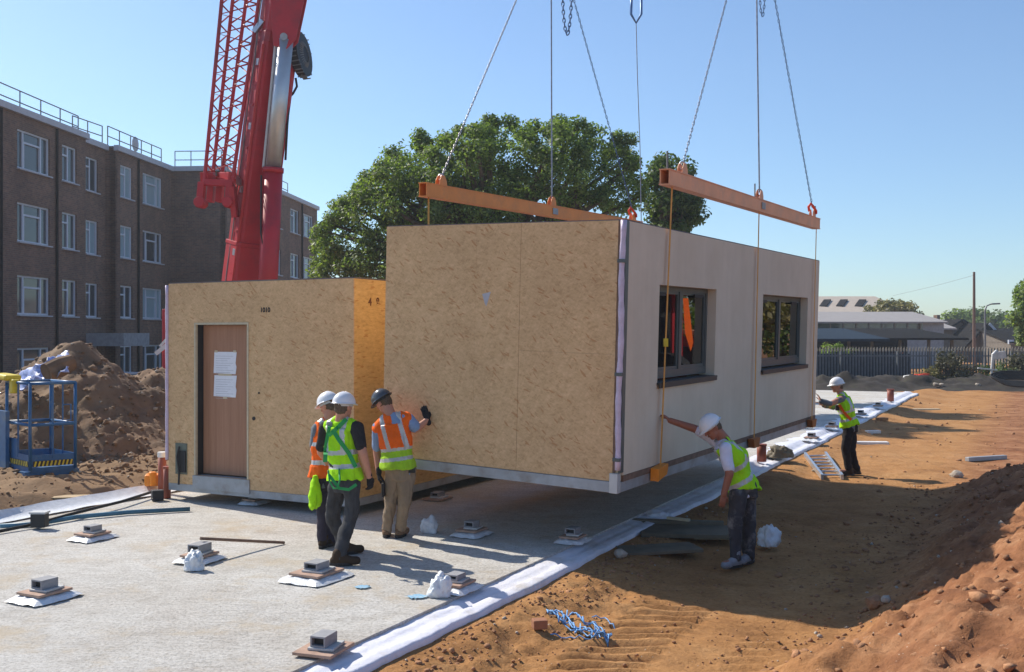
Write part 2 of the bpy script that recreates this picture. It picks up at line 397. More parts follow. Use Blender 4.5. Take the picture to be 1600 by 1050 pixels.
def link(me, name, parent=None, local=False, bevel=0, fix=True, root=None):
    M = WM[parent.name] if parent is not None else (root or Matrix.Identity(4))
    if not local: me.transform(M.inverted())
    if fix:
        bm = bmesh.new(); bm.from_mesh(me); bmesh.ops.recalc_face_normals(bm, faces=bm.faces); bm.to_mesh(me); bm.free()
    o = bpy.data.objects.new(name, me); COL.objects.link(o)
    if parent is not None: o.parent = parent
    elif root is not None: o.matrix_world = root
    WM[o.name] = M
    if bevel:
        b = o.modifiers.new('bevel', 'BEVEL'); b.width = bevel; b.segments = 2; b.limit_method = 'ANGLE'
    return o
def thing(name, label, cat, loc=(0, 0, 0), M=None, group=None):
    o = bpy.data.objects.new(name, None); COL.objects.link(o)
    if M is None: M = Matrix.Translation(Vector(loc))
    o.matrix_world = M; WM[o.name] = M; o.empty_display_size = .2
    return tag(o, label, cat, group)
def tag(o, label=None, cat=None, group=None, kind=None):
    for k, v in (('label', label), ('category', cat), ('group', group), ('kind', kind)):
        if v: o[k] = v
    return o
def at(p): return Matrix.Translation(Vector(p))
def one(mb, name, mat, label, cat, group=None, base=None, **kw):   # single-mesh thing with its origin at its base
    if base is None:
        a = np.array(mb.v); base = ((a[:, 0].min()+a[:, 0].max())/2, (a[:, 1].min()+a[:, 1].max())/2, a[:, 2].min())
    return tag(mb.build(name, mat, None, root=at(base), **kw), label, cat, group)
def text_mesh(txt, size, M, name, mat, parent, bold=0.0):
    cu = bpy.data.curves.new('t', 'FONT'); cu.body = txt; cu.size = size; cu.extrude = .0015; cu.align_x = 'CENTER'; cu.align_y = 'CENTER'; cu.offset = bold
    to = bpy.data.objects.new('t', cu); COL.objects.link(to); dg = bpy.context.evaluated_depsgraph_get()
    me = bpy.data.meshes.new_from_object(to.evaluated_get(dg)); bpy.data.objects.remove(to); bpy.data.curves.remove(cu)
    me.name = name; me.materials.clear(); me.materials.append(MATS[mat]); me.transform(M)
    return link(me, name, parent, fix=False)

# ------------------------------------------------------------ numpy value noise
def _lat(ix, iy, seed):
    h = (ix*374761393+iy*668265263+seed*974634777) & 0xffffffff
    h = ((h ^ (h >> 13))*1274126177) & 0xffffffff
    return ((h ^ (h >> 16)) & 0xffff)/65535.0
def vn(x, y, seed=0):
    xi = np.floor(x).astype(np.int64); yi = np.floor(y).astype(np.int64); fx = x-xi; fy = y-yi
    fx = fx*fx*(3-2*fx); fy = fy*fy*(3-2*fy)
    a = _lat(xi, yi, seed); b = _lat(xi+1, yi, seed); c = _lat(xi, yi+1, seed); d = _lat(xi+1, yi+1, seed)
    return (a*(1-fx)+b*fx)*(1-fy)+(c*(1-fx)+d*fx)*fy-.5
def fbm(x, y, sc_, oct=5, gain=.5, seed=0):
    r = np.zeros_like(x); a = 1.; s = sc_
    for k in range(oct): r += a*vn(x*s+k*17.3, y*s-k*9.1, seed+k); a *= gain; s *= 2.03
    return r
def sstep(a, b, x):
    t = np.clip((x-a)/(b-a), 0, 1); return t*t*(3-2*t)
# ------------------------------------------------------------ camera, sun, sky
SUNH = Vector((.80, -.60, 0)).normalized(); SUN_EL = R(41)
cam = bpy.data.cameras.new('camera'); co = bpy.data.objects.new('camera', cam); COL.objects.link(co)
co.location = (0, 0, CZ); co.rotation_euler = (R(90), 0, 0)
cam.sensor_width = 36; cam.lens = 36*FPX/1600; cam.shift_y = -3/1600; cam.clip_end = 2000; cam.clip_start = .1
sc.camera = co
sun = bpy.data.lights.new('sun', 'SUN'); so = bpy.data.objects.new('sun', sun); COL.objects.link(so)
sun.energy = 4.9; sun.angle = R(.53); sun.color = (1., .93, .82)
sd = Vector((SUNH.x*math.cos(SUN_EL), SUNH.y*math.cos(SUN_EL), -math.sin(SUN_EL)))
so.rotation_euler = sd.to_track_quat('-Z', 'Y').to_euler(); so.location = (-10, 10, 30)
w = bpy.data.worlds.new('World'); sc.world = w; w.use_nodes = True
nt = w.node_tree; bg = nt.nodes['Background']; sk = nt.nodes.new('ShaderNodeTexSky'); sk.sky_type = 'NISHITA'
sk.sun_disc = False; sk.sun_elevation = SUN_EL; sk.sun_rotation = math.atan2(-SUNH.x, -SUNH.y)
sk.air_density = 1.0; sk.dust_density = .5; sk.ozone_density = 3.2; sk.altitude = 60
tn = nt.nodes.new('ShaderNodeMix'); tn.data_type = 'RGBA'; tn.blend_type = 'MULTIPLY'; tn.inputs[0].default_value = 1; tn.inputs[7].default_value = (.90, 1.02, 1.12, 1); nt.links.new(sk.outputs[0], tn.inputs[6]); nt.links.new(tn.outputs[2], bg.inputs[0]); bg.inputs[1].default_value = .115
sc.view_settings.view_transform = 'Standard'; sc.view_settings.look = 'None'; sc.view_settings.exposure = 0.33

# ------------------------------------------------------------ ground
U_END = 43.0
def HG(x, y):
    x = np.asarray(x, float); y = np.asarray(y, float)
    u = x*UD.x+y*UD.y; v = x*VD.x+y*VD.y
    h = np.full_like(x, -.2)
    near = np.exp(-np.maximum(0, np.hypot(x, y-12)-25)/30)
    rough = fbm(x, y, .45, 3, .5, 3)*.07+fbm(x, y, 2.3, 5, .55, 5)*.035
    slabside = sstep(-4.3, -3.6, v)*sstep(-11.6, -12.4, -v*0+v*0+v) if False else 1
    h = h+rough*near*np.where((v > -11.4) & (v < -4.2), .0, 1.)*np.clip(np.abs(v+4.1), .25, 1)
    # yard left of the slab lies a little higher
    h = h+(.30+fbm(x, y, 1.7, 5, .6, 15)*.16)*sstep(-11.35, -12.4, v)*np.where(v < -11.3, 1, 0)
    # spoil ridge beside the photographer
    edge = -1.45+.35*fbm(u, u*0, .55, 3, .5, 9)
    edge = edge-.55*sstep(8.5, 6.5, u)
    ridge = np.clip((v-edge)*.68, 0, None)
    top = 1.16+.12*fbm(x, y, .5, 2, .5, 21)
    ridge = top*(1-np.exp(-(ridge/top)**1.3*1.25))
    ridge = ridge*sstep(19.0, 16.4, u)*(1-sstep(3.5, 6.5, v))
    m = np.clip(ridge*2.5, 0, 1)
    lump = np.abs(fbm(x, y, 1.5, 4, .55, 31))*.24+fbm(x, y, 5.0, 5, .66, 33)*.075+np.abs(fbm(x, y, 11., 3, .6, 35))*.04
    h = h+ridge+m*(lump-.03)
    # crumbly strip by the membrane, tyre cleat marks
    st = sstep(-4.25, -3.9, v)*sstep(-2.9, -3.6, v)*sstep(11, 9, u)
    h = h+st*(fbm(x, y, 4.5, 4, .65, 41)*.07)+.09*sstep(-3.5, -4.0, v)*np.where(v > -4.5, 1, 0)
    tr = sstep(-3.3, -3.2, v)*sstep(-2.6, -2.7, v)*sstep(6.6, 7.0, u)*sstep(9.3, 8.9, u)
    h = h-tr*.075*np.clip(np.sin(y*2*math.pi/.19+3*fbm(x, y, .8, 2, .5, 91)), -.3, 1)
    tr = sstep(-2.2, -2.1, v)*sstep(-1.8, -1.9, v)*sstep(7.2, 7.6, u)*sstep(9.0, 8.6, u)
    h = h-tr*.03*np.clip(np.sin(y*2*math.pi/.19), -.3, 1)
    return h
def hg(x, y): return float(HG(np.array([x]), np.array([y]))[0])
def grid_mesh(xs, ys, hf, name, mat, keep=None):
    X, Y = np.meshgrid(xs, ys); Z = hf(X, Y); nx, ny = len(xs), len(ys)
    co_ = np.stack([X.ravel(), Y.ravel(), Z.ravel()], 1)
    i = np.arange(nx-1)[None, :]+np.arange(ny-1)[:, None]*nx
    q = np.stack([i, i+1, i+1+nx, i+nx], -1).reshape(-1, 4)
    me = bpy.data.meshes.new(name); me.vertices.add(len(co_)); me.vertices.foreach_set('co', co_.ravel())
    me.loops.add(q.size); me.loops.foreach_set('vertex_index', q.ravel().astype(np.int32))
    me.polygons.add(len(q)); me.polygons.foreach_set('loop_start', np.arange(0, q.size, 4, dtype=np.int32)); me.polygons.foreach_set('loop_total', np.full(len(q), 4, np.int32))
    me.polygons.foreach_set('use_smooth', np.ones(len(q), bool)); me.update(calc_edges=True); me.validate()
    me.materials.append(MATS[mat]); return me
def spaced(*segs):
    out = []
    for a, b, s in segs: out += list(np.arange(a, b-1e-9, s))
    return np.array(out+[segs[-1][1]])
xs = spaced((-400, -60, 40), (-60, -24, 4), (-24, -14, .6), (-14, -6, .12), (-6, -2, .12), (-2, 5.5, .045), (5.5, 11, .09), (11, 26, .5), (26, 60, 4), (60, 400, 40))
ys = spaced((-60, -4, 8), (-4, 2, .5), (2, 5, .12), (5, 11, .04), (11, 20, .09), (20, 50, .5), (50, 100, 4), (100, 700, 60))
me = grid_mesh(xs, ys, HG, 'earth_ground', 'soil'); go = link(me, 'earth_ground', fix=False); tag(go, kind='structure')

# concrete slab
us = np.arange(0.5, U_END+.01, .16); vs_ = np.arange(-11.25, -4.53+.001, .16)
U_, V_ = np.meshgrid(us, vs_); mb = MB(); nu, nv = len(us), len(vs_)
Zs = fbm(U_, V_, 1.2, 3, .5, 61)*.010-.004
for j in range(nv):
    for i in range(nu): mb.v.append(tuple(UV(U_[j, i], V_[j, i], Zs[j, i])))
mb.n = len(mb.v)
for j in range(nv-1):
    for i in range(nu-1): mb.f.append((j*nu+i, j*nu+i+1, (j+1)*nu+i+1, (j+1)*nu+i)); mb.m.append(0)
rim = [i for i in range(nu)]+[j*nu+nu-1 for j in range(1, nv)]+[(nv-1)*nu+i for i in range(nu-2, -1, -1)]+[j*nu for j in range(nv-2, 0, -1)]
k0 = mb.n
for r_ in rim: p = mb.v[r_]; mb.v.append((p[0], p[1], -.35))
mb.n = len(mb.v)
for i in range(len(rim)): j = (i+1) % len(rim); mb.f.append((rim[i], rim[j], k0+j, k0+i)); mb.m.append(0)
tag(mb.build('concrete_slab', 'concrete', smooth=False), kind='structure')

# white membrane folded over the slab edge
prof = [(-4.56, -.028), (-4.535, -.032), (-4.50, -.035), (-4.46, -.038), (-4.42, -.042), (-4.38, -.046), (-4.34, -.046), (-4.30, -.052), (-4.26, -.058), (-4.235, -.064), (-4.23, -.115)]
us = np.arange(4.2, U_END+.3, .045); mb = MB(); nu = len(us); npf = len(prof)
for u in us:
    k = 1+.25*math.sin(u*.9)+.12*math.sin(u*2.3)
    for j, (v, z) in enumerate(prof):
        n1 = mnoise.fractal(Vector((u*1.6, v*6, 3.)), 1., 2., 4); n2 = mnoise.fractal(Vector((u*4.2, v*9, 8.)), 1., 2., 3)
        vv = v+(j/10)*(.10*(k-1)+.035*n1); n3 = mnoise.noise(Vector((u*7.5+v*9, v*16-u*3, 1.))); zz = z+(.003*n1-.013*abs(n2)-.006*abs(n3)+.008-(.014 if j == 5 else 0))*(1 if 0 < j < 9 else .2)
        if u > 17: vv += -.22*(j < 5)*(5-j)/5*(1+.8*n1); zz = max(zz, .014) if vv < -4.5 else zz
        mb.v.append(tuple(UV(u, vv, zz)))
mb.n = len(mb.v)
for i in range(nu-1):
    for j in range(npf-1): a = i*npf+j; mb.f.append((a, a+1, a+1+npf, a+npf)); mb.m.append(0)
one(mb, 'membrane_sheet', 'membrane', 'long white plastic membrane strip folded over the near right edge of the concrete slab', 'plastic sheet', smooth=True, fix=False)
mb = MB(); us = np.arange(7.4, 24, .12)       # the same along the far left edge
pf = [(-11.15, .012), (-11.24, .015), (-11.34, -.01), (-11.46, .02), (-11.56, .09)]
for u in us:
    for j, (v, z) in enumerate(pf):
        n1 = mnoise.fractal(Vector((u*1.5, v*5, 31.)), 1., 2., 4)
        mb.v.append(tuple(UV(u, v+.05*n1*j/4, z+.02*abs(n1))))
mb.n = len(mb.v)
for i in range(len(us)-1):
    for j in range(4): a = i*5+j; mb.f.append((a, a+1, a+6, a+5)); mb.m.append(0)
one(mb, 'membrane_sheet', 'plastic_white', 'pale plastic strip along the left edge of the slab beside the brown yard', 'plastic sheet', smooth=True, fix=False)

# ------------------------------------------------------------ modules
def frame_mat(o, yaw, tb=0, ta=0):
    a = Vector((-math.cos(yaw), math.sin(yaw), 0)); b = Vector((math.sin(yaw), math.cos(yaw), 0)); c = Vector((0, 0, 1))
    a2 = a*math.cos(tb)+c*math.sin(tb); c2 = c*math.cos(tb)-a*math.sin(tb)
    b2 = b*math.cos(ta)+c2*math.sin(ta); c3 = c2*math.cos(ta)-b*math.sin(ta)
    M = Matrix((-a2, b2, c3)).transposed().to_4x4(); M.translation = Vector(o); return M
MH = frame_mat((1.085, 10.36, .675), .5313, .0318, .0101); HW, HL, HH = 3.02, 8.0, 2.78
ML = frame_mat((-1.98, 12.72, .13), R(27.3)); LW, LL, LH = 3.16, 7.6, 2.87
def lp(M, px, py, axis, off=0):      # local coordinates of a photo pixel on the module's local plane (axis = off)
    n = M.to_3x3().col[axis]; p = M.translation+n*off
    return M.inverted() @ on_plane(px, py, p, n)
X3, Y3, Z3 = Vector((1, 0, 0)), Vector((0, 1, 0)), Vector((0, 0, 1))

# hung module --------------------------------------------------------------
hm = thing('hung_module', 'raised building module with chipboard end and cream rendered side with two windows', 'building module', M=MH)
B0 = .115
xj1 = lp(MH, 740, 600, 1).x; xj2 = lp(MH, 810, 560, 1).x; zj = lp(MH, 890, 551, 1).z
XE = -.075                            # OSB stops at the corner trim
for lo, hi in (((-HW, 0, B0), (xj1-.0008, .018, HH)), ((xj1+.0008, 0, B0), (xj2-.0018, .018, HH)), ((xj2+.0018, 0, B0), (XE, .018, zj-.0008)), ((xj2+.0018, 0, zj+.0008), (XE, .018, HH))):
    MB().bb(lo, hi).build('osb_sheet', 'osb', hm, local=True)
MB().bb((-HW, .02, B0), (-.02, .10, HH-.02)).build('end_wall_stud_layer', 'timber_pale', hm, local=True)
# long rendered wall with two windows
def wrect(x0, yt0, yb0, x1, yt1, yb1):
    a, b_, c, d = lp(MH, x0, yt0, 0), lp(MH, x0, yb0, 0), lp(MH, x1, yt1, 0), lp(MH, x1, yb1, 0)
    return (a.y+b_.y)/2, (b_.z+d.z)/2, (c.y+d.y)/2, (a.z+c.z)/2
w1 = wrect(1029, 446, 597, 1118, 451, 588); w2 = wrect(1191, 460, 578, 1261, 465, 570)
ZR = .172
wall = MB().wall((-.001, .10, ZR), Y3, Z3, -X3, HL-.10, HH-ZR, [(w1[0]-.10, w1[1]-ZR, w1[2]-.10, w1[3]-ZR), (w2[0]-.10, w2[1]-ZR, w2[2]-.10, w2[3]-ZR)], .20)
wo = wall.build('render_wall', 'render_coat', hm, local=True)
for wr in (w1, w2):
    y0, z0, y1, z1 = wr
    fx = -.115
    m = MB(); t = .055
    m.bb((fx-.05, y0, z0+.03), (fx, y0+t, z1)); m.bb((fx-.05, y1-t, z0+.03), (fx, y1, z1)); ym = (y0+y1)/2+.02
    m.bb((fx-.05, y0+t, z1-t), (fx, y1-t, z1)); m.bb((fx-.05, y0+t, z0+.03), (fx, y1-t, z0+.03+t*1.6)); m.bb((fx-.049, ym-.045, z0+.03+t*1.6), (fx+.004, ym+.045, z1-t))
    # inner sash frames
    for a, b_ in ((y0+t, ym-.045), (ym+.045, y1-t)):
        s = .035; zb, zt = z0+.03+t*1.6, z1-t
        m.bb((fx-.04, a, zb), (fx-.012, a+s, zt)); m.bb((fx-.04, b_-s, zb), (fx-.012, b_, zt)); m.bb((fx-.04, a+s, zb), (fx-.012, b_-s, zb+s)); m.bb((fx-.04, a+s, zt-s), (fx-.012, b_-s, zt))
    wf = m.build('window', 'dark_grey_frame', hm, local=True)
    MB().bb((fx-.030, y0+t, z0+.10), (fx-.026, ym-.04, z1-t)).build('pane', 'glass_pane', wf, local=True)
    MB().bb((fx-.030, ym+.04, z0+.10), (fx-.026, y1-t, z1-t)).build('pane', 'glass_pane', wf, local=True)
    MB().bb((fx-.02, y0-.015, z0-.02), (.035, y1+.015, z0+.006)).bb((.022, y0-.012, z0-.055), (.033, y1+.012, z0-.02)).build('sill', 'sill_dark', wf, local=True)
    for yy in ((y0*.72+ym*.28), (ym*.40+y1*.60)): MB().bb((fx+.001, yy-.14, z1-.115), (fx+.022, yy+.16, z1-.075)).build('trickle_vent', 'black', wf, local=True, bevel=.004)
# the other walls, floor, roof
MB().bb((-HW, .10, B0), (-HW+.10, HL, HH-.02)).build('side_wall', 'osb_side', hm, local=True)
MB().bb((-HW+.10, HL-.12, B0), (-.202, HL, HH-.02)).build('far_wall', 'osb', hm, local=True)
MB().bb((-HW+.10, .10, B0+.08), (-.202, HL-.12, B0+.2)).build('floor', 'timber_plank', hm, local=True)
MB().bb((-HW+.004, .02, HH-.018), (-.004, HL-.004, HH+.012)).build('roof', 'roof_felt', hm, local=True)
MB().bb((-HW+.102, .102, HH-.20), (-.204, HL-.122, HH-.10)).build('ceiling', 'paper', hm, local=True)
# steel ring beam, timber rail, corner trim
m = MB(); m.bb((-HW-.002, -.012, 0), (-.10, .06, B0-.004)); m.bb((-.07, .061, 0), (-.004, HL, .105)); m.bb((-HW, .061, 0), (-HW+.07, HL, .105)); m.bb((-HW+.071, HL-.07, 0), (-.071, HL, .104))
for k in range(1, 14): m.bb((-HW+.071, .55*k, .01), (-.071, .55*k+.05, .10))
m.build('base_frame', 'steel_grey', hm, local=True, bevel=.004)
MB().bb((-.098, -.022, -.004), (-.006, .058, .20)).build('corner_plate', 'steel_pale', hm, local=True, bevel=.004)
MB().bb((-.05, .10, .107), (.004, HL, ZR-.003)).build('timber_rail', 'timber_brown', hm, local=True)
MB().bb((-.072, .002, .205), (-.048, .055, HH-.004)).build('corner_batten', 'timber_brown', hm, local=True)
MB().bb((-.016, .018, .205), (.006, .097, HH-.006)).build('corner_trim', 'dark_grey_frame', hm, local=True)
pts = [(-.012+.006*math.sin(z*5), -.018, z) for z in np.linspace(.24, HH+.0, 26)]
dp = MB().tube(pts, [.030+.004*math.sin(i*2.1) for i in range(26)], 10)
dpo = dp.build('wrapped_downpipe', 'lilac_foil', hm, local=True, smooth=True)
for z in (.33, 1.2, 2.35): MB().bb((-.052, -.056, z), (.026, .0, z+.035)).build('pipe_clip', 'dark_grey_frame', dpo, local=True)
# hi-vis coat and red cabinets seen through the near window
ya = w1[0]*.44+w1[2]*.56
m = MB(); pr = [(-.07, 0), (.07, 0), (.11, -.25), (.10, -.55), (.02, -.95), (-.06, -.72), (-.09, -.3)]
m.prism(pr, (-.33, ya, w1[3]-.10), Y3, Z3, (-.07, 0, 0)); jo = m.build('hanging_coat', 'vest_orange', None, root=MH, local=True, bevel=.015)
tag(jo, 'orange hi-vis coat hanging behind the near window of the raised module', 'coat')
for i, (y0, y1, z1) in enumerate(((w1[0]+.05, w1[0]+.40, 1.95), (ya+.12, w1[2]+.3, 1.45))):
    m = MB(); m.bb((-.85, y0, B0+.2), (-.48, y1, z1)); m.bb((-.479, y0+.03, B0+.25), (-.465, y1-.03, z1-.5)); m.bb((-.479, y0+.03, z1-.45), (-.465, y1-.03, z1-.04))
    tag(m.build('storage_cabinet', 'crane_red', None, root=MH, local=True, bevel=.006), ('tall' if i == 0 else 'low')+' red cabinet inside the raised module behind the '+('left' if i == 0 else 'right')+' half of the near window', 'cabinet')
# what the near window mirrors: a red loader with an orange cloth on it, standing off to the right
def RP(px, py, t):
    n = MH.to_3x3().col[0]; h = on_plane(px, py, MH @ Vector((-.143, 0, 0)), n); d = (h-Vector((0, 0, CZ))).normalized(); return h+(d-n*2*d.dot(n))*t
rb = RP(1068, 590, 14); ld = thing('red_loader', 'red wheeled loader parked just outside the right edge, mirrored in the near window', 'loader', loc=(rb.x, rb.y, -.2))
def rbar(nm, mat, a, b_, w_, h_, t=14, par=None): return MB().bar(RP(*a, t), RP(*b_, t), w_, h_, up=(0, 0, 1)).build(nm, mat, par or ld, bevel=.01)
rbar('roof', 'crane_red_light', (1030, 455), (1106, 458), 1.2, .16); rbar('mast', 'crane_red', (1054, 460), (1054, 585), .22, .34); rbar('body', 'crane_red_light', (1083, 555), (1106, 555), 1.0, .95)
rbar('hood', 'orange_pale', (1080, 520), (1103, 520), .9, .12); rbar('sill_beam', 'crane_red', (1066, 583), (1108, 583), 1.0, .22); rbar('window_post', 'black', (1036, 462), (1036, 560), .2, .3); rbar('cab_side', 'black', (1069, 560), (1078, 560), .5, .6)
c1_ = RP(1040, 590, 13.6); ax_ = MH.to_3x3() @ Y3; m = MB(); m.tube([c1_-ax_*.25+Z3*-.1, c1_+ax_*.25+Z3*-.1], .72, 22); wh_ = m.build('wheel', 'rubber', ld); MB().tube([c1_-ax_*.27-Z3*.1, c1_+ax_*.27-Z3*.1], .36, 16).build('rim', 'pvc_white', wh_)
A0, A1, A2, A3 = RP(1067, 466, 13.0), RP(1075, 466, 13.0), RP(1083, 535, 13.0), RP(1079, 549, 13.0); dn_ = (RP(1070, 500, 13.1)-RP(1070, 500, 13.0)); m = MB()
P4 = [A0, A1, A2, A3, RP(1070, 520, 13.0)]; m.add(P4+[p+dn_*.3 for p in P4], [(0, 1, 2, 3, 4), (9, 8, 7, 6, 5)]+[(i, (i+1) % 5, (i+1) % 5+5, i+5) for i in range(5)])
tag(m.build('orange_cloth', 'vest_orange', None, root=at(A3)), 'bright orange cloth hung on the red loader, mirrored in the near window', 'cloth')
# lugs under the long side where the straps end
sx = [lp(MH, px, py, 0, .03) for px, py in ((1043, 600), (1179, 560), (1269, 560))]
lug0 = lp(MH, 1025, 745, 0, .03)
for i, p in enumerate(sx):
    y = p.y if i else lug0.y+.04; m = MB()
    if i == 0: m.prism([(-.16, .02), (.12, .05), (.12, .0), (.09, -.07), (-.02, -.09), (-.16, -.12)], (.01, y, .14), Y3, Z3, (.10, 0, 0))
    else: m.prism([(-.16, .02), (.16, .02), (.10, -.11), (-.10, -.11)], (.01, y, .12), Y3, Z3, (.09, 0, 0))
    m.build('lifting_lug', 'orange_lug' if i == 0 else 'lug_rust', hm, local=True, bevel=.008)

# standing module ------------------------------------------------------------
lm = thing('standing_module', 'chipboard building module standing on the slab with a brown door', 'building module', M=ML)
q = lambda px, py, off=0: lp(ML, px, py, 1, off)
dx0, dx1 = q(304, 600).x, q(389, 600).x; dz0, dz1 = q(350, 746).z, q(350, 504).z
wall = MB().wall((-LW, 0, .10), X3, Z3, Y3, LW, LH-.10, [(dx0+LW, dz0-.10, dx1+LW, dz1-.10)], .022)
wall.build('front_wall', 'osb', lm, local=True)
m = MB(); t = .028
m.bb((dx0, -.012, dz0), (dx0+t, .03, dz1)); m.bb((dx1-t, -.012, dz0), (dx1, .03, dz1)); m.bb((dx0+t, -.012, dz1-t), (dx1-t, .03, dz1))
m.build('door_frame', 'timber_pale', lm, local=True)
# leaf set back in its opening
dl0, dl1 = dx0+t+.004, dx1-t-.004
dr = MB().bb((dl0, .135, dz0+.012), (dl1, .18, dz1-t-.006)).build('door', 'door_veneer', lm, local=True)
MB().bb((dx0-.02, .0305, dz0), (dx0+t-.006, .2, dz1+.01)).bb((dx1-t+.006, .0305, dz0), (dx1+.02, .2, dz1+.01)).build('door_lining_shade', 'black', lm, local=True)  # jamb lining blackened to carry the shadow inside the reveal
MB().bb((dl1-.07, .124, 1.05), (dl1-.05, .134, 1.12)).build('door_latch', 'steel_grey', dr, local=True)
pl = lambda px, py: lp(ML, px, py, 1, .134)
for i, (y0, y1) in enumerate(((550, 584), (587, 620))):
    a = pl(334, y1); b_ = pl(370, y0); m = MB()
    poly = [(a.x, a.z+.01), (b_.x-.02, a.z), (b_.x-.005, a.z+.1), (b_.x-.02, (a.z+b_.z)/2), (b_.x, b_.z), (a.x+.015, b_.z)]
    m.prism(poly, (0, .131, 0), X3, Z3, (0, .003, 0)); po = m.build('paper_notice', 'paper', dr, local=True, fix=True); tag(po, 'upper sheet of paper' if i == 0 else 'lower sheet of paper')
    m = MB()
    for k in range(9): zz = b_.z-.06-k*.032; m.bb((a.x+.04, .1295, zz), (b_.x-.06-.05*((k*7) % 3), .1305, zz+.004))
    m.build('print_lines', 'ink_grey', po, local=True)
for px, py, wd in ((338, 549, .05), (367, 549, .05), (352, 585.5, .24), (352, 621.5, .07)): c = pl(px, py); MB().bb((c.x-wd/2, .128, c.z-.014), (c.x+wd/2, .1325, c.z+.014)).build('masking_tape', 'tape_tan', dr, local=True)
MB().bb((-LW, .0, 0), (-.10, .07, .098)).bb((dx0-.02, -.02, .05), (dx1+.02, .16, dz0-.004)).bb((-.07, .071, 0), (0, LL, .098)).bb((-LW, .071, 0), (-LW+.07, LL, .098)).build('base_frame', 'steel_grey', lm, local=True, bevel=.004)
MB().bb((-.098, -.008, -.002), (.006, .07, .097)).build('corner_plate', 'steel_pale', lm, local=True)
MB().bb((-.03, .023, .10), (.0, LL, LH-.002)).build('side_wall', 'osb_side', lm, local=True)
MB().bb((-LW, .023, .10), (-LW+.08, LL, LH-.002)).build('side_wall', 'osb', lm, local=True)
MB().bb((-LW+.08, LL-.1, .10), (-.031, LL, LH-.002)).build('far_wall', 'osb', lm, local=True)
MB().bb((-LW+.002, .024, LH-.001), (-.003, LL, LH+.018)).build('roof', 'roof_felt', lm, local=True)
MB().bb((-LW+.08, .2, .10), (-.031, LL-.1, .16)).build('floor', 'timber_plank', lm, local=True)
m = MB(); m.tube([(-LW-.022, -.005, z) for z in np.linspace(.42, LH-.02, 20)], [.024+.003*math.sin(i*1.7) for i in range(20)], 8)
m.build('wrapped_downpipe', 'lilac_foil', lm, local=True, smooth=True)
a = q(275, 740); b_ = q(291, 693)
m = MB(); m.bb((a.x-.0, -.012, a.z), (b_.x+.02, 0, b_.z)); m.build('service_box', 'socket_green', lm, local=True)
m = MB(); m.bb((a.x+.06, -.03, a.z+.03), (b_.x+.01, -.012, b_.z-.10)); m.tube([(a.x+.10, -.04, b_.z-.04), (a.x+.08, -.06, a.z+.25), (a.x+.11, -.05, a.z+.02), (a.x+.09, -.04, a.z-.14)], .014); m.build('cable_tail', 'black', lm, local=True)
for px, py, r_ in ((397, 654, .024), (405, 614, .013)):
    c = q(px, py); MB().tube([(c.x, -.012, c.z), (c.x, .004, c.z)], r_, 12).build('bolt_hole', 'ink', lm, local=True)
c = q(414.5, 484.5); T = ML @ Matrix.Translation((c.x, -.003, c.z)) @ Matrix.Rotation(R(90), 4, 'X')
text_mesh('1010', .085, T, 'stencil_number', 'ink', lm, .003)
for px, ch in ((578, '4'), (590, '8')):
    c = lp(ML, px, 472, 0, 0); T = ML @ Matrix.Translation((.003, c.y, c.z)) @ Matrix.Rotation(R(90), 4, 'Z') @ Matrix.Rotation(R(90), 4, 'X')
    text_mesh(ch, .14, T, 'stencil_number', 'ink_brown', lm, .004)
c = lp(MH, 760, 468, 1, 0); m = MB()
m.prism([(-.055, .06), (.055, .085), (.0, -.075), (-.02, -.04)], (c.x, -.0015, c.z), X3, Z3, (0, .0012, 0)); m.build('scuff_mark', 'ink_grey', hm, local=True)

# ------------------------------------------------------------ lifting gear
def beamdata(ax, pxa, pya, pxb, pyb): return lp(MH, pxa, pya, 0, ax), lp(MH, pxb, pyb, 0, ax)
def lifting_beam(ax, pa, pb, mat, label, hooks):
    M = MH @ Matrix.Translation((ax, pa.y, pa.z)); root = thing('lifting_beam', label, 'lifting beam', M=M, group='orange lifting beams above the raised module')
    Lg = pb.y-pa.y; dz = pb.z-pa.z; h, wd, t = .175, .13, .012
    D = Vector((0, Lg, dz)); Ln = D.length; D.normalize(); U_ = Vector((0, -D.z, D.y))
    Bm = Matrix((X3, D, U_)).transposed()
    m = MB()
    c0 = D*Ln/2
    m.box(c0+U_*(h/2-t/2), (wd, Ln, t), Bm); m.box(c0-U_*(h/2-t/2), (wd, Ln, t), Bm)
    m.box(c0+X3*(wd/2-t-.001), (t, Ln-.02, h-2*t-.002), Bm); m.box(c0-X3*(wd/2-t-.001), (t, Ln-.02, h-2*t-.002), Bm)
    m.build('beam_body', mat, root, local=True)
    MB().box(D*.25, (wd-.06, .01, h-.03), Bm).build('inner_plate', 'ink_brown', root, local=True)
    for f in hooks:
        c = D*(Ln*f)+U_*(h/2)
        for sx_ in (-.03, .03):
            m = MB(); m.prism([(-.085, 0), (.085, 0), (.075, .06), (.03, .125), (-.03, .125), (-.075, .06)], c+X3*(sx_-.006), D, U_, (.012, 0, 0)); m.build('lug_plate', mat, root, local=True, bevel=.003)
    c = D*(Ln*hooks[1]); MB().box(c+X3*(wd/2+.002), (.004, .16, .09), Bm).build('rating_plate', 'steel_grey', root, local=True)
    return root, MH, Vector((ax, pa.y, pa.z)), D, U_, Ln, h
AX1, AX2 = -HW+.0, .035
pa, pb = beamdata(AX2, 1038, 276, 1276, 350)
pa1, _ = beamdata(AX1, 660, 296, 660, 296); pb1 = Vector((0, pa1.y+(pb.y-pa.y), pa1.z+(lp(MH, 930, 342, 0, AX1)-pa1).z/(lp(MH, 930, 342, 0, AX1)-pa1).y*(pb.y-pa.y)))
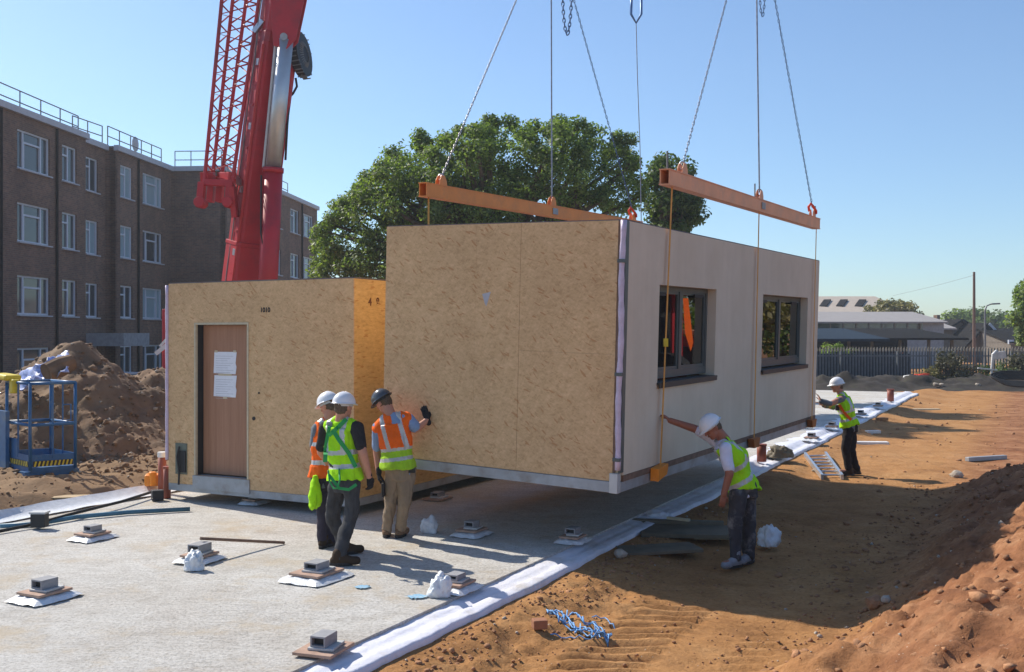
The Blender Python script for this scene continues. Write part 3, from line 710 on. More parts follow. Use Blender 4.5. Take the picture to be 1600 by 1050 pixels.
bm1 = lifting_beam(AX1, pa1, pb1, 'orange_paint', 'orange lifting beam on the left, over the far side of the raised module', (.06, .5, .95))
bm2 = lifting_beam(AX2, pa, pb, 'orange_pale', 'faded orange lifting beam on the right, over the cream rendered side', (.08, .52, .955))
def bpt(bm, f, up=0.0, side=0.0):
    _, M, o, D, U_, Ln, h = bm; return M @ (o+D*(Ln*f)+U_*(h/2+up)+X3*side)
def chain(p0, p1, mat, name, label, group, r=.0045, pitch=.052, sag=0.0, pts=None):
    p0 = Vector(p0); p1 = Vector(p1)
    if pts is None:
        n0 = 40; pts = [p0.lerp(p1, i/n0)-Vector((0, 0, sag*math.sin(math.pi*i/n0))) for i in range(n0+1)]
    seg = [0.]
    for a, b_ in zip(pts, pts[1:]): seg.append(seg[-1]+(b_-a).length)
    tot = seg[-1]; n = max(2, int(tot/pitch)); mb = MB()
    k = 0
    for i in range(n):
        s0 = (i+.5)/n*tot
        while k < len(seg)-2 and seg[k+1] < s0: k += 1
        a, b_ = pts[k], pts[k+1]; c = a.lerp(b_, (s0-seg[k])/max(1e-6, seg[k+1]-seg[k])); d = (b_-a).normalized()
        e = d.cross(Vector((.2, 1, .1))).normalized(); e2 = d.cross(e)
        if i % 2: e = e2
        hl, hw = pitch*.5+r*1.1, r*2.3; ring = []
        for j in range(10):
            t_ = 2*math.pi*j/10; ring.append(c+d*(hl*math.cos(t_))+e*(hw*math.sin(t_)))
        nn = d.cross(e); vs = []; fs = []
        for j in range(10):
            tg = (ring[(j+1) % 10]-ring[j-1]).normalized(); o1 = tg.cross(nn)
            for q_ in range(4):
                an = math.pi/2*q_+.785; vs.append(ring[j]+(o1*math.cos(an)+nn*math.sin(an))*r*1.25)
        for j in range(10):
            for q_ in range(4): a_ = j*4+q_; b2 = j*4+(q_+1) % 4; c2 = ((j+1) % 10)*4+(q_+1) % 4; d2 = ((j+1) % 10)*4+q_; fs.append((a_, b2, c2, d2))
        mb.add(vs, fs)
    lo = min(pts, key=lambda p: p.z)
    return one(mb, name, mat, label, 'chain', group, base=lo, smooth=True)
def apex(bm, px, py):
    c = bpt(bm, .5, 0); return S(px, py, c.y)
gch = 'chains from the crane to the lifting beams'
for bm, (apx, apy), w_, idx in ((bm1, (861, -128), 'left', 0), (bm2, (1180, -170), 'right', 1)):
    ap = apex(bm, apx, apy); fr = (.06, .5, .95) if idx == 0 else (.08, .52, .955)
    rt = thing('master_ring', 'steel ring gathering the three lifting lines of the '+w_+' beam above the picture', 'lifting ring', loc=ap)
    pr = [ap+Vector((.09*math.cos(t), 0, .12+.12*math.sin(t))) for t in np.linspace(0, 2*math.pi, 17)]
    MB().tube(pr, .014, 6).build('ring', 'chain_grey', rt, smooth=True); MB().tube([ap+Vector((0, 0, .24)), ap+Vector((-.3, .3, 16))], .02, 6).build('hoist_rope', 'rail_grey', rt)
    a = bpt(bm, fr[0], .10); chain(a, ap, 'chain_grey', 'lifting_chain', 'grey chain sloping up from the near end of the '+w_+' lifting beam', gch)
    a = bpt(bm, fr[2], .16); chain(a, ap, 'chain_blue', 'lifting_chain', 'bluish chain sloping up from the far end of the '+w_+' lifting beam', gch, r=.0052)
    a = bpt(bm, fr[1], .10); ms = MB().tube([a, ap], .011, 8)
    one(ms, 'lifting_rope', 'chain_grey', 'thin grey wire rope rising straight up from the middle of the '+w_+' lifting beam', 'wire rope', base=a)
    # shackles and red hook at the far end
    a = bpt(bm, fr[2], .10); d = (ap-a).normalized(); m = MB()
    m.tube([a-d*.05+X3*.05, a+d*.0+X3*.06, a+d*.10+X3*.02, a+d*.14, a+d*.08-X3*.05, a-X3*.05], .022, 8)
    one(m, 'lifting_hook', 'red_hook', 'red hook at the far end of the '+w_+' lifting beam', 'hook', smooth=True, base=a)
    for k, f in enumerate((fr[0], fr[1])):
        a = bpt(bm, f, .05); m = MB()
        m.tube([a+Vector((.035*math.cos(t), .0, .05+.045*math.sin(t))) for t in np.linspace(-2.6, -.5+2*math.pi*.92, 14)], .009, 6)
        one(m, 'shackle', 'galv' if k == 0 else 'lug_rust', ('bright shackle at the near end' if k == 0 else 'rusty shackle at the middle')+' of the '+w_+' lifting beam', 'shackle', base=a, smooth=True)
# webbing straps from the right beam down the rendered side
def strap(top, bot, label, knot=None):
    d = (bot-top); m = MB(); n = 30; pts = [top+d*(i/n) for i in range(n+1)]; wv = MH.to_3x3() @ Y3
    for i in range(n): m.bar(pts[i], pts[i+1]+d*(.0004), .032, .006, up=(MH.to_3x3() @ X3))
    o = one(m, 'lifting_strap', 'strap_orange', label, 'strap', 'orange straps hanging down the rendered side', base=bot)
    if knot is not None: p = top+d*knot; MB().box(p, (.05, .05, .09)).build('strap_label', 'yellow_paint', o)
for i, (px, lb, kn) in enumerate(((1043, 'orange strap crossing in front of the near window of the raised module', .56), (1179, 'orange strap hanging between the two windows of the raised module', None), (1269, 'orange strap beside the far corner of the raised module', None))):
    yy = lug0.y+.06 if i == 0 else sx[i].y
    fb = (yy-pa.y)/(pb.y-pa.y) if i else .035
    top = bpt(bm2, fb, -.175); bot = MH @ Vector((.055, yy, .12 if i else .17)); strap(top, bot, lb, kn)
top = bpt(bm1, .02, -.175); strap(top, top-Vector((0, 0, 2.9)), 'orange strap hanging from the near end of the left lifting beam')
# short threaded pins on the right beam
for f, nm in ((.012, 'near end'), (.49, 'middle'), (.985, 'far end')):
    a = bpt(bm2, f, 0); one(MB().tube([a-Vector((0, 0, .02)), a+Vector((0, 0, .20))], .010, 8), 'locking_pin', 'rail_grey', 'thin dark upright pin on the '+nm+' of the right lifting beam', 'pin', base=a)
# slack chain loops and tag line
t0 = S(879, -10, 13.2); t1 = S(893, -10, 13.2)
pts = [Vector((t0.x+(t1.x-t0.x)*k/24, 13.2, t0.z-.53*math.sin(math.pi*k/24)**.6)) for k in range(25)]
chain(t0, t1, 'chain_blue', 'slack_chain', 'blue slack chain loop dangling beside the left wire rope', None, r=.0075, pts=pts)
t0 = S(1187, -10, 14.5); t1 = S(1195, -10, 14.5)
pts = [Vector((t0.x+(t1.x-t0.x)*k/16, 14.5, t0.z-.32*math.sin(math.pi*k/16)**.6)) for k in range(17)]
chain(t0, t1, 'chain_blue', 'slack_chain', 'short blue slack chain loop beside the right wire rope', None, r=.006, pts=pts)
a = S(994, 38, 14.0); m = MB(); m.tube([S(987, -12, 14), S(986, 22, 14), S(994, 36, 14), S(1002, 22, 14), S(1002, -12, 14)], .018, 8)
tl = one(m, 'tag_line', 'chain_blue', 'pale tag line hanging from a small dark hook down to the module roof', 'rope', base=a, smooth=True)
MB().tube([a, S(996, 120, 14.0), S(1000, 230, 14.0), S(1002, 349, 14.0)], .006, 6).build('line', 'chain_grey', tl)
# ------------------------------------------------------------ apartment block
def bx(y, off=0.0): return -18.29+.0909*(y-36.3)+off
DF = Vector((.0905, .9959, 0)).normalized(); NF = Vector((.9959, -.0905, 0)).normalized()      # along the long facade, outward normal
BZ = -.3; BT = 10.42
ab = thing('apartment_block', 'four storey dark brown brick apartment block with white framed windows and a roof handrail', 'apartment block', loc=(bx(42), 42, BZ))
def fwin(o, d, nrm, s0, z0, s1, z1, kind, curtain):
    P = lambda s, z, k: o+d*s+Z3*(z)+nrm*k
    m = MB(); t = .07; u = -.10
    def bar(a0, b0, a1, b1, dep=.06, off=0.0): m.box(P((a0+a1)/2, (b0+b1)/2, u+off), (a1-a0, dep, b1-b0), Matrix((d, -nrm, Z3)).transposed())
    bar(s0, z0, s0+t, z1); bar(s1-t, z0, s1, z1); bar(s0+t, z0, s1-t, z0+t); bar(s0+t, z1-t, s1-t, z1)
    w_ = s1-s0
    if kind == 'wide':
        a, b_ = s0+w_*.22, s0+w_*.76
        bar(a-t/2, z0+t, a+t/2, z1-t); bar(b_-t/2, z0+t, b_+t/2, z1-t); zt = z0+(z1-z0)*.70; bar(a+t/2, zt-t/2, b_-t/2, zt+t/2, .07)
        bar(a+t/2, z0+t, a+t, zt-t/2, .075); bar(b_-t, z0+t, b_-t/2, zt-t/2, .075)
    else:
        a = s0+w_*.48; bar(a-t/2, z0+t, a+t/2, z1-t); zt = z0+(z1-z0)*.72; bar(s0+t, zt-t/2, a-t/2, zt+t/2, .07)
    wo_ = m.build('window', 'window_white', ab)
    MB().box(P((s0+s1)/2, (z0+z1)/2, u-.035), (w_-.1, .006, z1-z0-.1), Matrix((d, -nrm, Z3)).transposed()).build('pane', 'dark_glass' if curtain < .62 else 'painted_sky_glass', wo_)  # random panes get the painted sky reflection
    MB().box(P((s0+s1)/2, z0-.03, .0), (w_+.06, .24, .05), Matrix((d, -nrm, Z3)).transposed()).build('sill', 'fascia_grey', wo_)
ROWS = [(8.42, 9.88), (5.72, 7.18), (3.02, 4.48), (.32, 1.78)]
def facade(o, d, nrm, Lg, wins, name='facade'):
    holes = [(s0, z0-BZ, s1, z1-BZ) for (s0, s1, k) in wins for (z0, z1) in ROWS]
    MB().wall(Vector((o.x, o.y, BZ)), d, Z3, -nrm, Lg, BT-BZ, holes, .25).build(name, 'brick', ab)
    for (s0, s1, k) in wins:
        for (z0, z1) in ROWS: fwin(Vector((o.x, o.y, 0)), d, nrm, s0, z0, s1, z1, k, rnd.random())
kY = 1/.9959
f1 = Vector((bx(31), 31, 0)); L1 = (42.31-31)*kY
facade(f1, DF, NF, L1, [((33.2-31)*kY, (35.3-31)*kY, 'wide'), ((37.37-31)*kY, (39.57-31)*kY, 'wide'), ((40.46-31)*kY, (41.59-31)*kY, 'narrow')])
f2 = Vector((bx(42.31), 42.31, 0))-NF*.45; L2 = (44.86-42.31)*kY
facade(f2, DF, NF, L2, [((43.05-42.31)*kY, (44.2-42.31)*kY, 'narrow')])
f3 = Vector((bx(44.86), 44.86, 0)); L3_ = (50.7-44.86)*kY
facade(f3, DF, NF, L3_, [((45.33-44.86)*kY, (46.5-44.86)*kY, 'narrow'), ((47.53-44.86)*kY, (49.62-44.86)*kY, 'wide')])
MB().wall(Vector((f3.x, f3.y, BZ)), -NF, Z3, DF, .45, BT-BZ, [], .2).build('return_wall', 'brick', ab)
MB().wall(Vector((bx(31), 31, BZ)), -NF, Z3, DF, 9, BT-BZ, [], .25).build('end_wall', 'brick', ab)
f4 = Vector((bx(50.7), 50.7, 0)); f4e = f4+NF*2.75
MB().wall(Vector((f4.x, f4.y, BZ)), NF, Z3, DF, 2.75, BT-BZ, [], .25).build('wing_wall', 'brick', ab)
L5 = 17.2; sy = lambda px: ((-14.45-.0909*50.4+14.45*0)/1)*0+0
def s5(px):
    r_ = (px-CX)/FPX; x0 = f4e.x-.0909*f4e.y; Y = x0/(r_-.0909); return (Y-f4e.y)*kY
facade(f4e, DF, NF, s5(495.5), [(s5(440)-1.2, s5(440)-.1, 'narrow'), (s5(454), s5(467), 'narrow'), (s5(474), s5(489.5), 'wide')])
endp = f4e+DF*s5(495.5)
MB().wall(Vector((endp.x, endp.y, BZ)), -NF, Z3, -DF, 11, BT-BZ, [], .25).build('end_wall', 'brick', ab)
def strip(name, pts, wd, z0, z1, mat):
    m = MB()
    for a, b_ in zip(pts, pts[1:]): m.bar(Vector((a.x, a.y, (z0+z1)/2)), Vector((b_.x, b_.y, (z0+z1)/2)), wd, z1-z0)
    return m.build(name, mat, ab)
out = .06
for i, (a, b_, z) in enumerate(((f1+NF*out, f1+DF*(L1+.02)+NF*out, 0), (f2+NF*out, f2+DF*L2+NF*out, .002), (f3+NF*out-DF*.05, f3+DF*L3_+NF*out, .001), (f4-DF*out-NF*.1, f4e-DF*out+NF*.1, .003), (f4e+NF*out+DF*.05, endp+NF*out, .004))):
    strip('fascia', [a, b_], .22, BT-.02, BT+.22+z, 'fascia_grey')
rp = [f1-NF*9, f1-NF*.1, f1+DF*L1-NF*.1, f2+DF*.1-NF*.02, f2+DF*L2-NF*.02, f3-NF*.1, f4-NF*.1-DF*.1, f4e-NF*.1-DF*.1+DF*.15, endp-NF*.1, endp-NF*11]
m = MB(); m.prism([(p.x, p.y) for p in rp], (0, 0, BT+.1), X3, Y3, (0, 0, .09)); m.build('roof', 'roof_felt', ab)
# roof handrail
for a, b_, n in ((f1-NF*.35, f1+DF*(L1+.5)-NF*.6, 8), (f2+DF*.4-NF*.35, f3-NF*.6, 2), (f3-NF*.35, f4-DF*.3-NF*.4, 5), (f4-DF*.1+DF*.5, f4e+DF*.5-NF*.3, 3), (f4e+DF*.8-NF*.5, f4e+DF*(s5(462))-NF*.5, 9)):
    m = MB(); z0 = BT+.19
    for zz in (.44, .88): m.tube([a+Z3*(z0+zz), b_+Z3*(z0+zz)], .024, 6)
    for i in range(n+1): p = a.lerp(b_, i/n); m.tube([p+Z3*(z0-.01), p+Z3*(z0+.88)], .026, 6); m.box(p+Z3*(z0+.02)-NF*.3, (.5, .09, .04)); 
    m.build('roof_handrail', 'rail_grey', ab)
# roof boxes, downpipes, entrance canopy
p = f3+DF*3.6-NF*.8; m = MB(); m.tube([p+Z3*(BT+.2), p+Z3*(BT+.75)], .05, 6); m.ell(p+Z3*(BT+.95), Matrix.Identity(3), (.1, .36, .36)); m.build('satellite_dish', 'fascia_grey', ab)
for o_, s_ in ((f1, (40.0-31)*kY), (f3, (47.0-44.86)*kY), (f4e, s5(471)), (f1, (36.3-31)*kY)):
    p = o_+DF*s_+NF*.06; MB().tube([p+Z3*(BZ+.1), p+Z3*(BT-.05)], .05, 8).build('downpipe', 'roof_dark', ab)
cv = f2+DF*(L2/2)+NF*.9; m = MB(); m.box(cv+Z3*2.07, (2.3, 2.4, .55), Matrix((NF, DF, Z3)).transposed()); m.build('entrance_canopy', 'wall_grey', ab)
# dark boundary wall with pale coping behind the heap
a, b_ = S(205, 560, 33), S(300, 560, 31.5); m = MB(); m.bar(Vector((a.x-4, a.y+1.3, .35)), Vector((b_.x+1, b_.y, .35)), .2, 1.3)
bw = one(m, 'boundary_wall', 'roof_dark', 'low dark boundary wall between the soil heap and the brick flats', 'wall')
MB().bar(Vector((a.x-4, a.y+1.3, 1.04)), Vector((b_.x+1, b_.y, 1.04)), .28, .07).build('coping', 'fascia_grey', bw)

# ------------------------------------------------------------ crane
cr = thing('mobile_crane', 'red mobile crane behind the lower module with raised boom and folded lattice jib', 'crane', loc=S(388, 600, 26)*1.0)
CY = 26.
Pb = S(373, 520, CY); Pt0 = S(440, 0, CY-.9); W_ = (Pt0-Pb).normalized()
th = R(36); e2 = Vector((math.sin(th), -math.cos(th), 0)); e2 = (e2-W_*e2.dot(W_)).normalized(); e1 = e2.cross(W_).normalized()     # e2 faces the camera, e1 to the side
if e1.x < 0: e1 = -e1
BB = Matrix((e1, e2, W_)).transposed()
def on_boom(t, a, b_): return Pb+W_*t+e1*a+e2*b_
def boxseg(m, t0, t1, w0, d0, w1=None, d1=None, ch=.09, c=(0, 0)):
    w1 = w1 or w0; d1 = d1 or d0
    def ring(t, w__, d__):
        a, b_ = w__/2, d__/2; return [on_boom(t, c[0]+x, c[1]+y) for x, y in ((-a, -b_+ch), (-a, b_-ch), (-a+ch, b_), (a-ch, b_), (a, b_-ch), (a, -b_+ch), (a-ch, -b_), (-a+ch, -b_))]
    r0 = ring(t0, w0, d0); r1 = ring(t1, w1, d1); n = 8
    m.add(r0+r1, [tuple(range(7, -1, -1)), tuple(range(8, 16))]+[(i, (i+1) % n, (i+1) % n+n, i+n) for i in range(n)])
TT = (Pt0-Pb).length
tseam = (S(390, 385, CY)-Pb).length
m = MB(); boxseg(m, -1.2, tseam, .98, .90); m.build('boom_base_section', 'crane_red', cr, bevel=.012)
m = MB(); boxseg(m, tseam+.002, tseam+.10, 1.01, .94); m.build('boom_collar', 'crane_red', cr, bevel=.01)
m = MB(); boxseg(m, tseam+.102, TT-1.1, .90, .86); m.build('boom_middle_section', 'crane_red', cr, bevel=.012)
m = MB(); boxseg(m, TT-1.1, TT-.85, .87, .87); m.build('boom_collar', 'crane_red', cr, bevel=.01)
m = MB(); boxseg(m, TT-.85, TT+22, .77, .77, .5, .55); m.build('boom_upper_section', 'crane_red', cr, bevel=.012)
m = MB(); boxseg(m, .1, TT-1.2, .05, .03, c=(.16, .415), ch=.006); m.build('boom_rib', 'crane_red', cr)
m = MB(); boxseg(m, 0, TT-1.2, .07, .05, c=(-.46, .37), ch=.01); m.build('boom_edge_rail', 'crane_red_light', cr)
for i in range(13):
    t = .5+i*(TT-1.6)/13; mm = MB(); mm.box(on_boom(t, -.47, .20+.05*(i % 2)), (.05, .16, .05 if i % 3 else .16), BB); mm.build('cable_bracket', 'crane_red_light' if i % 3 else 'galv', cr)
mm = MB(); mm.tube([on_boom(t, -.485+.012*math.sin(t*3), -.05) for t in np.linspace(.1, TT, 30)], .016, 6); mm.build('hydraulic_line', 'rail_grey', cr)
# luffing cylinder
c0, c1, c2 = S(415, 520, CY-.95), S(427, 262, CY-1.15), S(446, 62, CY-1.45)
cw = (c1-c0).normalized(); m = MB(); m.tube([c0-cw*.8, c1-cw*.12], .235, 20); m.tube([c1-cw*.12, c1], .255, 20); cy = m.build('luffing_cylinder', 'crane_red', cr, smooth=False)
for p in cy.data.polygons: p.use_smooth = len(p.vertices) == 4
rod = MB().tube([c1, c2], .19, 24).build('cylinder_rod', 'chrome', cr)
for p in rod.data.polygons: p.use_smooth = len(p.vertices) == 4
MB().tube([c1+Vector((-.235, -.02, 0)), c2+Vector((-.225, -.02, 0))], .035, 8).build('cylinder_guide', 'steel_pale', cr)
MB().tube([c0+Vector((.20, -.2, .3)), c0+Vector((.22, -.22, 1.0)), c1+Vector((-.28, -.1, -1.6)), c1+Vector((-.27, -.1, -.2))], .022, 6).build('hydraulic_hose', 'black', cr)
# clevis plates at the boom
for k in (-1, 1):
    m = MB(); z0 = c2+Vector((0, .0, -.08)); oy = .13*k
    m.prism([(-.28, -.45), (.02, -.55), (.26, -.3), (.46, .65), (.64, 1.7), (-.1, 1.9), (-.38, 1.2)], z0+Vector((.02, oy-.02, .35)), X3, Z3, (0, .04, 0)); m.build('clevis_plate', 'crane_red', cr, bevel=.01)
MB().tube([c2+Vector((0, -.2, .02)), c2+Vector((0, .2, .02))], .09, 14).build('clevis_pin', 'steel_grey', cr)
# hose reel seen nearly edge on
hc = S(470, 86, CY-.6); rx = Vector((.93, -.15, .10)).normalized(); ry = Vector((.16, .2, 1)).normalized(); rz = rx.cross(ry).normalized(); ry = rz.cross(rx)
ry, rz = ry.normalized(), rz.normalized()
m = MB()
def disc(m, c, r_, th_): m.loft([(c-rx*th_, ry*r_, rz*r_), (c+rx*th_, ry*r_, rz*r_)], 26)
disc(m, hc, .54, .10); reel = m.build('hose_reel', 'black', cr)
m = MB()
for i in range(30):
    t = 2*math.pi*i/30; p = hc+(ry*math.cos(t)+rz*math.sin(t))*.58; q0 = rnd.uniform(.5, 1.); p = hc+(p-hc)*rnd.uniform(.88, 1.02); m.tube([p-rx*.10*q0, p+rx*.14*q0], .015, 6); m.tube([p*1., hc+(ry*math.cos(t)+rz*math.sin(t))*.2+rx*.14], .012, 5)
m.build('reel_cage', 'rail_grey', reel)
pts = [S(462, 122, CY-.6), S(464, 135, CY-.6), S(458, 146, CY-.6), S(452, 152, CY-.6), S(451, 170, CY-.7), S(449, 195, CY-.7), S(446, 250, CY-.7)]
MB().tube(pts, .03, 6).build('reel_hose', 'black', cr, smooth=True)
# folded lattice jib
jb = {}
tops = {'A': (346, 5, 25.0), 'B': (363, 5, 25.7), 'C': (384, 5, 25.7), 'D': (404, 5, 25.0)}
bots = {'A': (319, 285, 25.0), 'B': (331, 285, 25.7), 'C': (345, 285, 25.7), 'D': (363, 285, 25.0)}
m = MB(); ch = {}
for k in 'ABCD':
    p0, p1 = S(*bots[k]), S(*tops[k]); d = p1-p0; ch[k] = (p0, p0+d*2.1); m.tube([p0, p0+d*2.1], .048, 8)
jo = m.build('jib_chords', 'crane_red', cr)
m = MB(); nb = 19
for a, b_ in (('A', 'B'), ('B', 'C'), ('C', 'D'), ('D', 'A')):
    for i in range(nb):
        pa_ = ch[a][0].lerp(ch[a][1], i/nb); pb_ = ch[b_][0].lerp(ch[b_][1], (i+.5)/nb); pc = ch[a][0].lerp(ch[a][1], (i+1)/nb); m.tube([pa_, pb_, pc], .022, 6)
m.build('jib_lacing', 'crane_red', jo)
m = MB()
for a, b_ in (('A', 'B'), ('D', 'C')):
    p, q_ = ch[a][0], ch[b_][0]; m.bar(p+Vector((0, 0, .1)), q_+Vector((0, 0, .1)), .2, .3); m.bar(p+Vector((-.05, 0, 0)), p+Vector((-.10, 0, -.62)), .16, .22); m.bar(q_, q_+Vector((-.04, 0, -.5)), .16, .22)
    m.tube([p+Vector((-.08, -.2, -.5)), p+Vector((-.08, .2, -.5))], .13, 12)
m.bar(ch['A'][0]+Vector((0, 0, .0)), ch['D'][0]+Vector((0, 0, -.02)), .14, .16); m.bar(ch['D'][0]+Vector((0, 0, -.1)), ch['D'][0]+Vector((.05, .1, -.85)), .13, .3)
m.build('jib_foot', 'crane_red', jo, bevel=.01)
m = MB(); m.bar(ch['D'][0]+Vector((0, 0, .2)), on_boom((S(370, 290, CY)-Pb).length, -.46, 0), .1, .14); m.bar(ch['D'][0].lerp(ch['D'][1], .40), on_boom(TT-.6, -.40, 0), .1, .12); m.build('jib_bracket', 'galv', jo)
# carrier, deck and cab behind the module
cx_ = Pb.x; m = MB(); m.box((cx_+.25, CY+2.6, 1.15), (2.6, 10, .7)); m.build('carrier', 'crane_red', cr, bevel=.03)
m = MB(); m.box((cx_+.2, CY+1.2, 2.1), (2.5, 4.5, 1.15)); m.build('superstructure', 'crane_red', cr, bevel=.04)
m = MB(); m.box((cx_-1.0, CY-.7, 2.3), (.75, 1.5, 1.3)); m.build('counterweight', 'crane_red', cr, bevel=.05)
m = MB(); m.bar((cx_-.9, CY-1.9, .9), (cx_-1.7, CY-1.9, .9), .3, .3); m.bar((cx_-1.6, CY-1.9, .9), (cx_-1.6, CY-1.9, -.05), .2, .2); m.box((cx_-1.6, CY-1.9, -.06), (.7, .7, .1)); m.build('outrigger', 'crane_red', cr)
mm = MB(); mm.box((S(260, 480, CY-2).x, CY-1.6, 2.15), (.40, .3, 1.5)); hz = mm.build('jib_storage_arm', 'crane_red', cr, bevel=.03)
for k in range(2):
    p = S(243+7*k, 553-12*k, CY-1.78); q_ = S(262, 538-10*k, CY-1.78); MB().bar(p, q_, .012, .10 if k == 0 else .06, up=(0, 0, 1)).build('warning_stripe', 'pvc_white', hz)
for yy in (-1, .6, 4.5, 6.1):
    for xx in (-.9, 1.4):
        m = MB(); m.tube([(cx_+xx-.18, CY+.6+yy, .42), (cx_+xx+.18, CY+.6+yy, .42)], .6, 20); wh = m.build('wheel', 'rubber', cr); MB().tube([(cx_+xx-.2, CY+.6+yy, .42), (cx_+xx+.2, CY+.6+yy, .42)], .3, 14).build('rim', 'steel_grey', wh)

# ------------------------------------------------------------ trees
def leaves(mb_arr, centres, radii, per, size):
    C_ = np.repeat(centres, per, 0); Rr = np.repeat(radii, per)
    n = len(C_); d = rng.normal(size=(n, 3)); d /= np.linalg.norm(d, axis=1)[:, None]
    r_ = Rr*np.clip(.28+.8*rng.random(n)**.8+.12*np.abs(rng.normal(size=n)), 0, 1.5)
    P = C_+d*r_[:, None]*np.array([1, 1, .8])
    a = rng.normal(size=(n, 3)); a /= np.linalg.norm(a, axis=1)[:, None]
    nrm = d*.7+np.array([0, 0, .6])+rng.normal(size=(n, 3))*.55
    b_ = np.cross(nrm, a); b_ /= np.linalg.norm(b_, axis=1)[:, None]; a = np.cross(b_, nrm); a /= np.linalg.norm(a, axis=1)[:, None]
    s = size*(.6+.8*rng.random(n))[:, None]
    V4 = np.stack([P-a*s, P+b_*s*.55, P+a*s, P-b_*s*.55], 1).reshape(-1, 3); mb_arr.append(V4)
def leaf_mesh(name, arrs, mat, parent, M):
    V = np.concatenate(arrs); n = len(V)//4
    me = bpy.data.meshes.new(name); me.vertices.add(len(V)); me.vertices.foreach_set('co', (V-np.array(M.translation)).ravel())
    me.loops.add(n*4); me.loops.foreach_set('vertex_index', np.arange(n*4, dtype=np.int32)); me.polygons.add(n)
    me.polygons.foreach_set('loop_start', np.arange(0, n*4, 4, dtype=np.int32)); me.polygons.foreach_set('loop_total', np.full(n, 4, np.int32)); me.update(calc_edges=True)
    me.materials.append(MATS[mat]); return link(me, name, parent, local=True, fix=False)
def tree(name, label, cat, base, centres, radii, per, size, mat, trunk_r, group=None, fork=.35, limbs=14, sparse=None):
    base = Vector(base); t = thing(name, label, cat, loc=base, group=group); A = []
    leaves(A, np.array(centres), np.array(radii), per, size)
    if sparse: leaves(A, np.array([q_[0] for q_ in sparse]), np.array([q_[1] for q_ in sparse]), 26, size*1.15)
    leaf_mesh('crown', A, mat, t, WM[t.name])
    c = np.array(centres); mid = c.mean(0); top = c[:, 2].max(); m = MB()
    fk = Vector((base.x*.6+mid[0]*.4, base.y*.6+mid[1]*.4, base.z+(top-base.z)*fork))
    m.tube([base-Vector((0, 0, .3)), base.lerp(fk, .5)+Vector((.1*trunk_r*5, 0, 0)), fk], [trunk_r*1.25, trunk_r, trunk_r*.85], 10)
    idx = rng.choice(len(c), min(limbs, len(c)), replace=False)
    for i in idx:
        e = Vector(c[i]); md = fk.lerp(e, .5)+Vector((0, 0, .12*(e-fk).length))+Vector(rng.normal(size=3)*.15); m.tube([fk-(Vector((0, 0, .2))), md, e], [trunk_r*.6, trunk_r*.36, trunk_r*.1], 6)
        for k in range(3):
            j = rng.integers(len(c)); e2_ = Vector(c[j])
            if (e2_-md).length < 3.2: m.tube([md, md.lerp(e2_, .5)+Vector((0, 0, .1)), e2_], [trunk_r*.28, trunk_r*.18, trunk_r*.06], 5)
    m.build('trunk', 'bark', t); return t
def inpoly(x, y, poly):
    c = False; n = len(poly)
    for i in range(n):
        x0, y0 = poly[i]; x1, y1 = poly[i-1]
        if (y0 > y) != (y1 > y) and x < (x1-x0)*(y-y0)/(y1-y0)+x0: c = not c
    return c
OUT = [(496, 440), (497, 360), (520, 338), (530, 315), (560, 300), (572, 278), (598, 262), (606, 240), (640, 232), (668, 222), (700, 218), (716, 205), (745, 205), (768, 196), (800, 200), (830, 203), (868, 196), (905, 198), (932, 206), (944, 228), (968, 222), (986, 235), (990, 262), (1000, 290), (992, 318), (975, 330), (940, 318), (905, 312), (880, 330), (860, 350), (860, 430), (700, 470)]
cs, rs = [], []; D0 = 33.
def lum(px, py): return 0
tries = 0
while len(cs) < 330 and tries < 9000:
    tries += 1
    px = rnd.uniform(495, 1000); py = rnd.uniform(190, 450)
    if not inpoly(px, py, OUT): continue
    r_ = rnd.uniform(.30, .68)
    rp_ = r_*FPX/D0*.75
    if not (inpoly(px, py-rp_, OUT) and inpoly(px-rp_, py, OUT) and inpoly(px+rp_, py, OUT)): r_ = .30
    hw = 3.3*math.sqrt(max(.05, 1-((px-750)/270)**2)); yd = D0+rnd.uniform(-1, .35)*hw
    p = S(px, py, yd); p = S(px, py, yd)
    if any((Vector(c)-p).length < .42*(r_+q_) for c, q_ in zip(cs, rs)): continue
    cs.append(tuple(p)); rs.append(r_)
for px, py in ((531, 318), (545, 309), (655, 206), (655, 220), (663, 216), (693, 215), (764, 183), (770, 190), (796, 184), (874, 184), (905, 187), (720, 200), (540, 326), (515, 345), (965, 209), (985, 212), (612, 233), (575, 272), (560, 290), (835, 192), (1003, 300)):
    cs.append(tuple(S(px, py+5, D0-.5))); rs.append(.27)
SP = []
for (x0, y0), (x1, y1) in zip(OUT[:28], OUT[1:29]):
    for _ in range(max(2, int(math.hypot(x1-x0, y1-y0)/5))):
        f = rnd.random(); px, py = x0+(x1-x0)*f, y0+(y1-y0)*f; dx_, dy_ = px-760, py-360; ln_ = math.hypot(dx_, dy_); k_ = rnd.uniform(-14, 9); SP.append((tuple(S(px+dx_/ln_*k_, py+dy_/ln_*k_, D0+rnd.uniform(-1.5, .5))), rnd.uniform(.16, .34)))
tree('broadleaf_tree', 'big leafy green tree standing behind the two modules and under the left lifting beam', 'tree', (S(790, 500, D0).x, D0+.3, -.2), cs, rs, 300, .056, 'leaf_green', .34, limbs=60, sparse=SP)
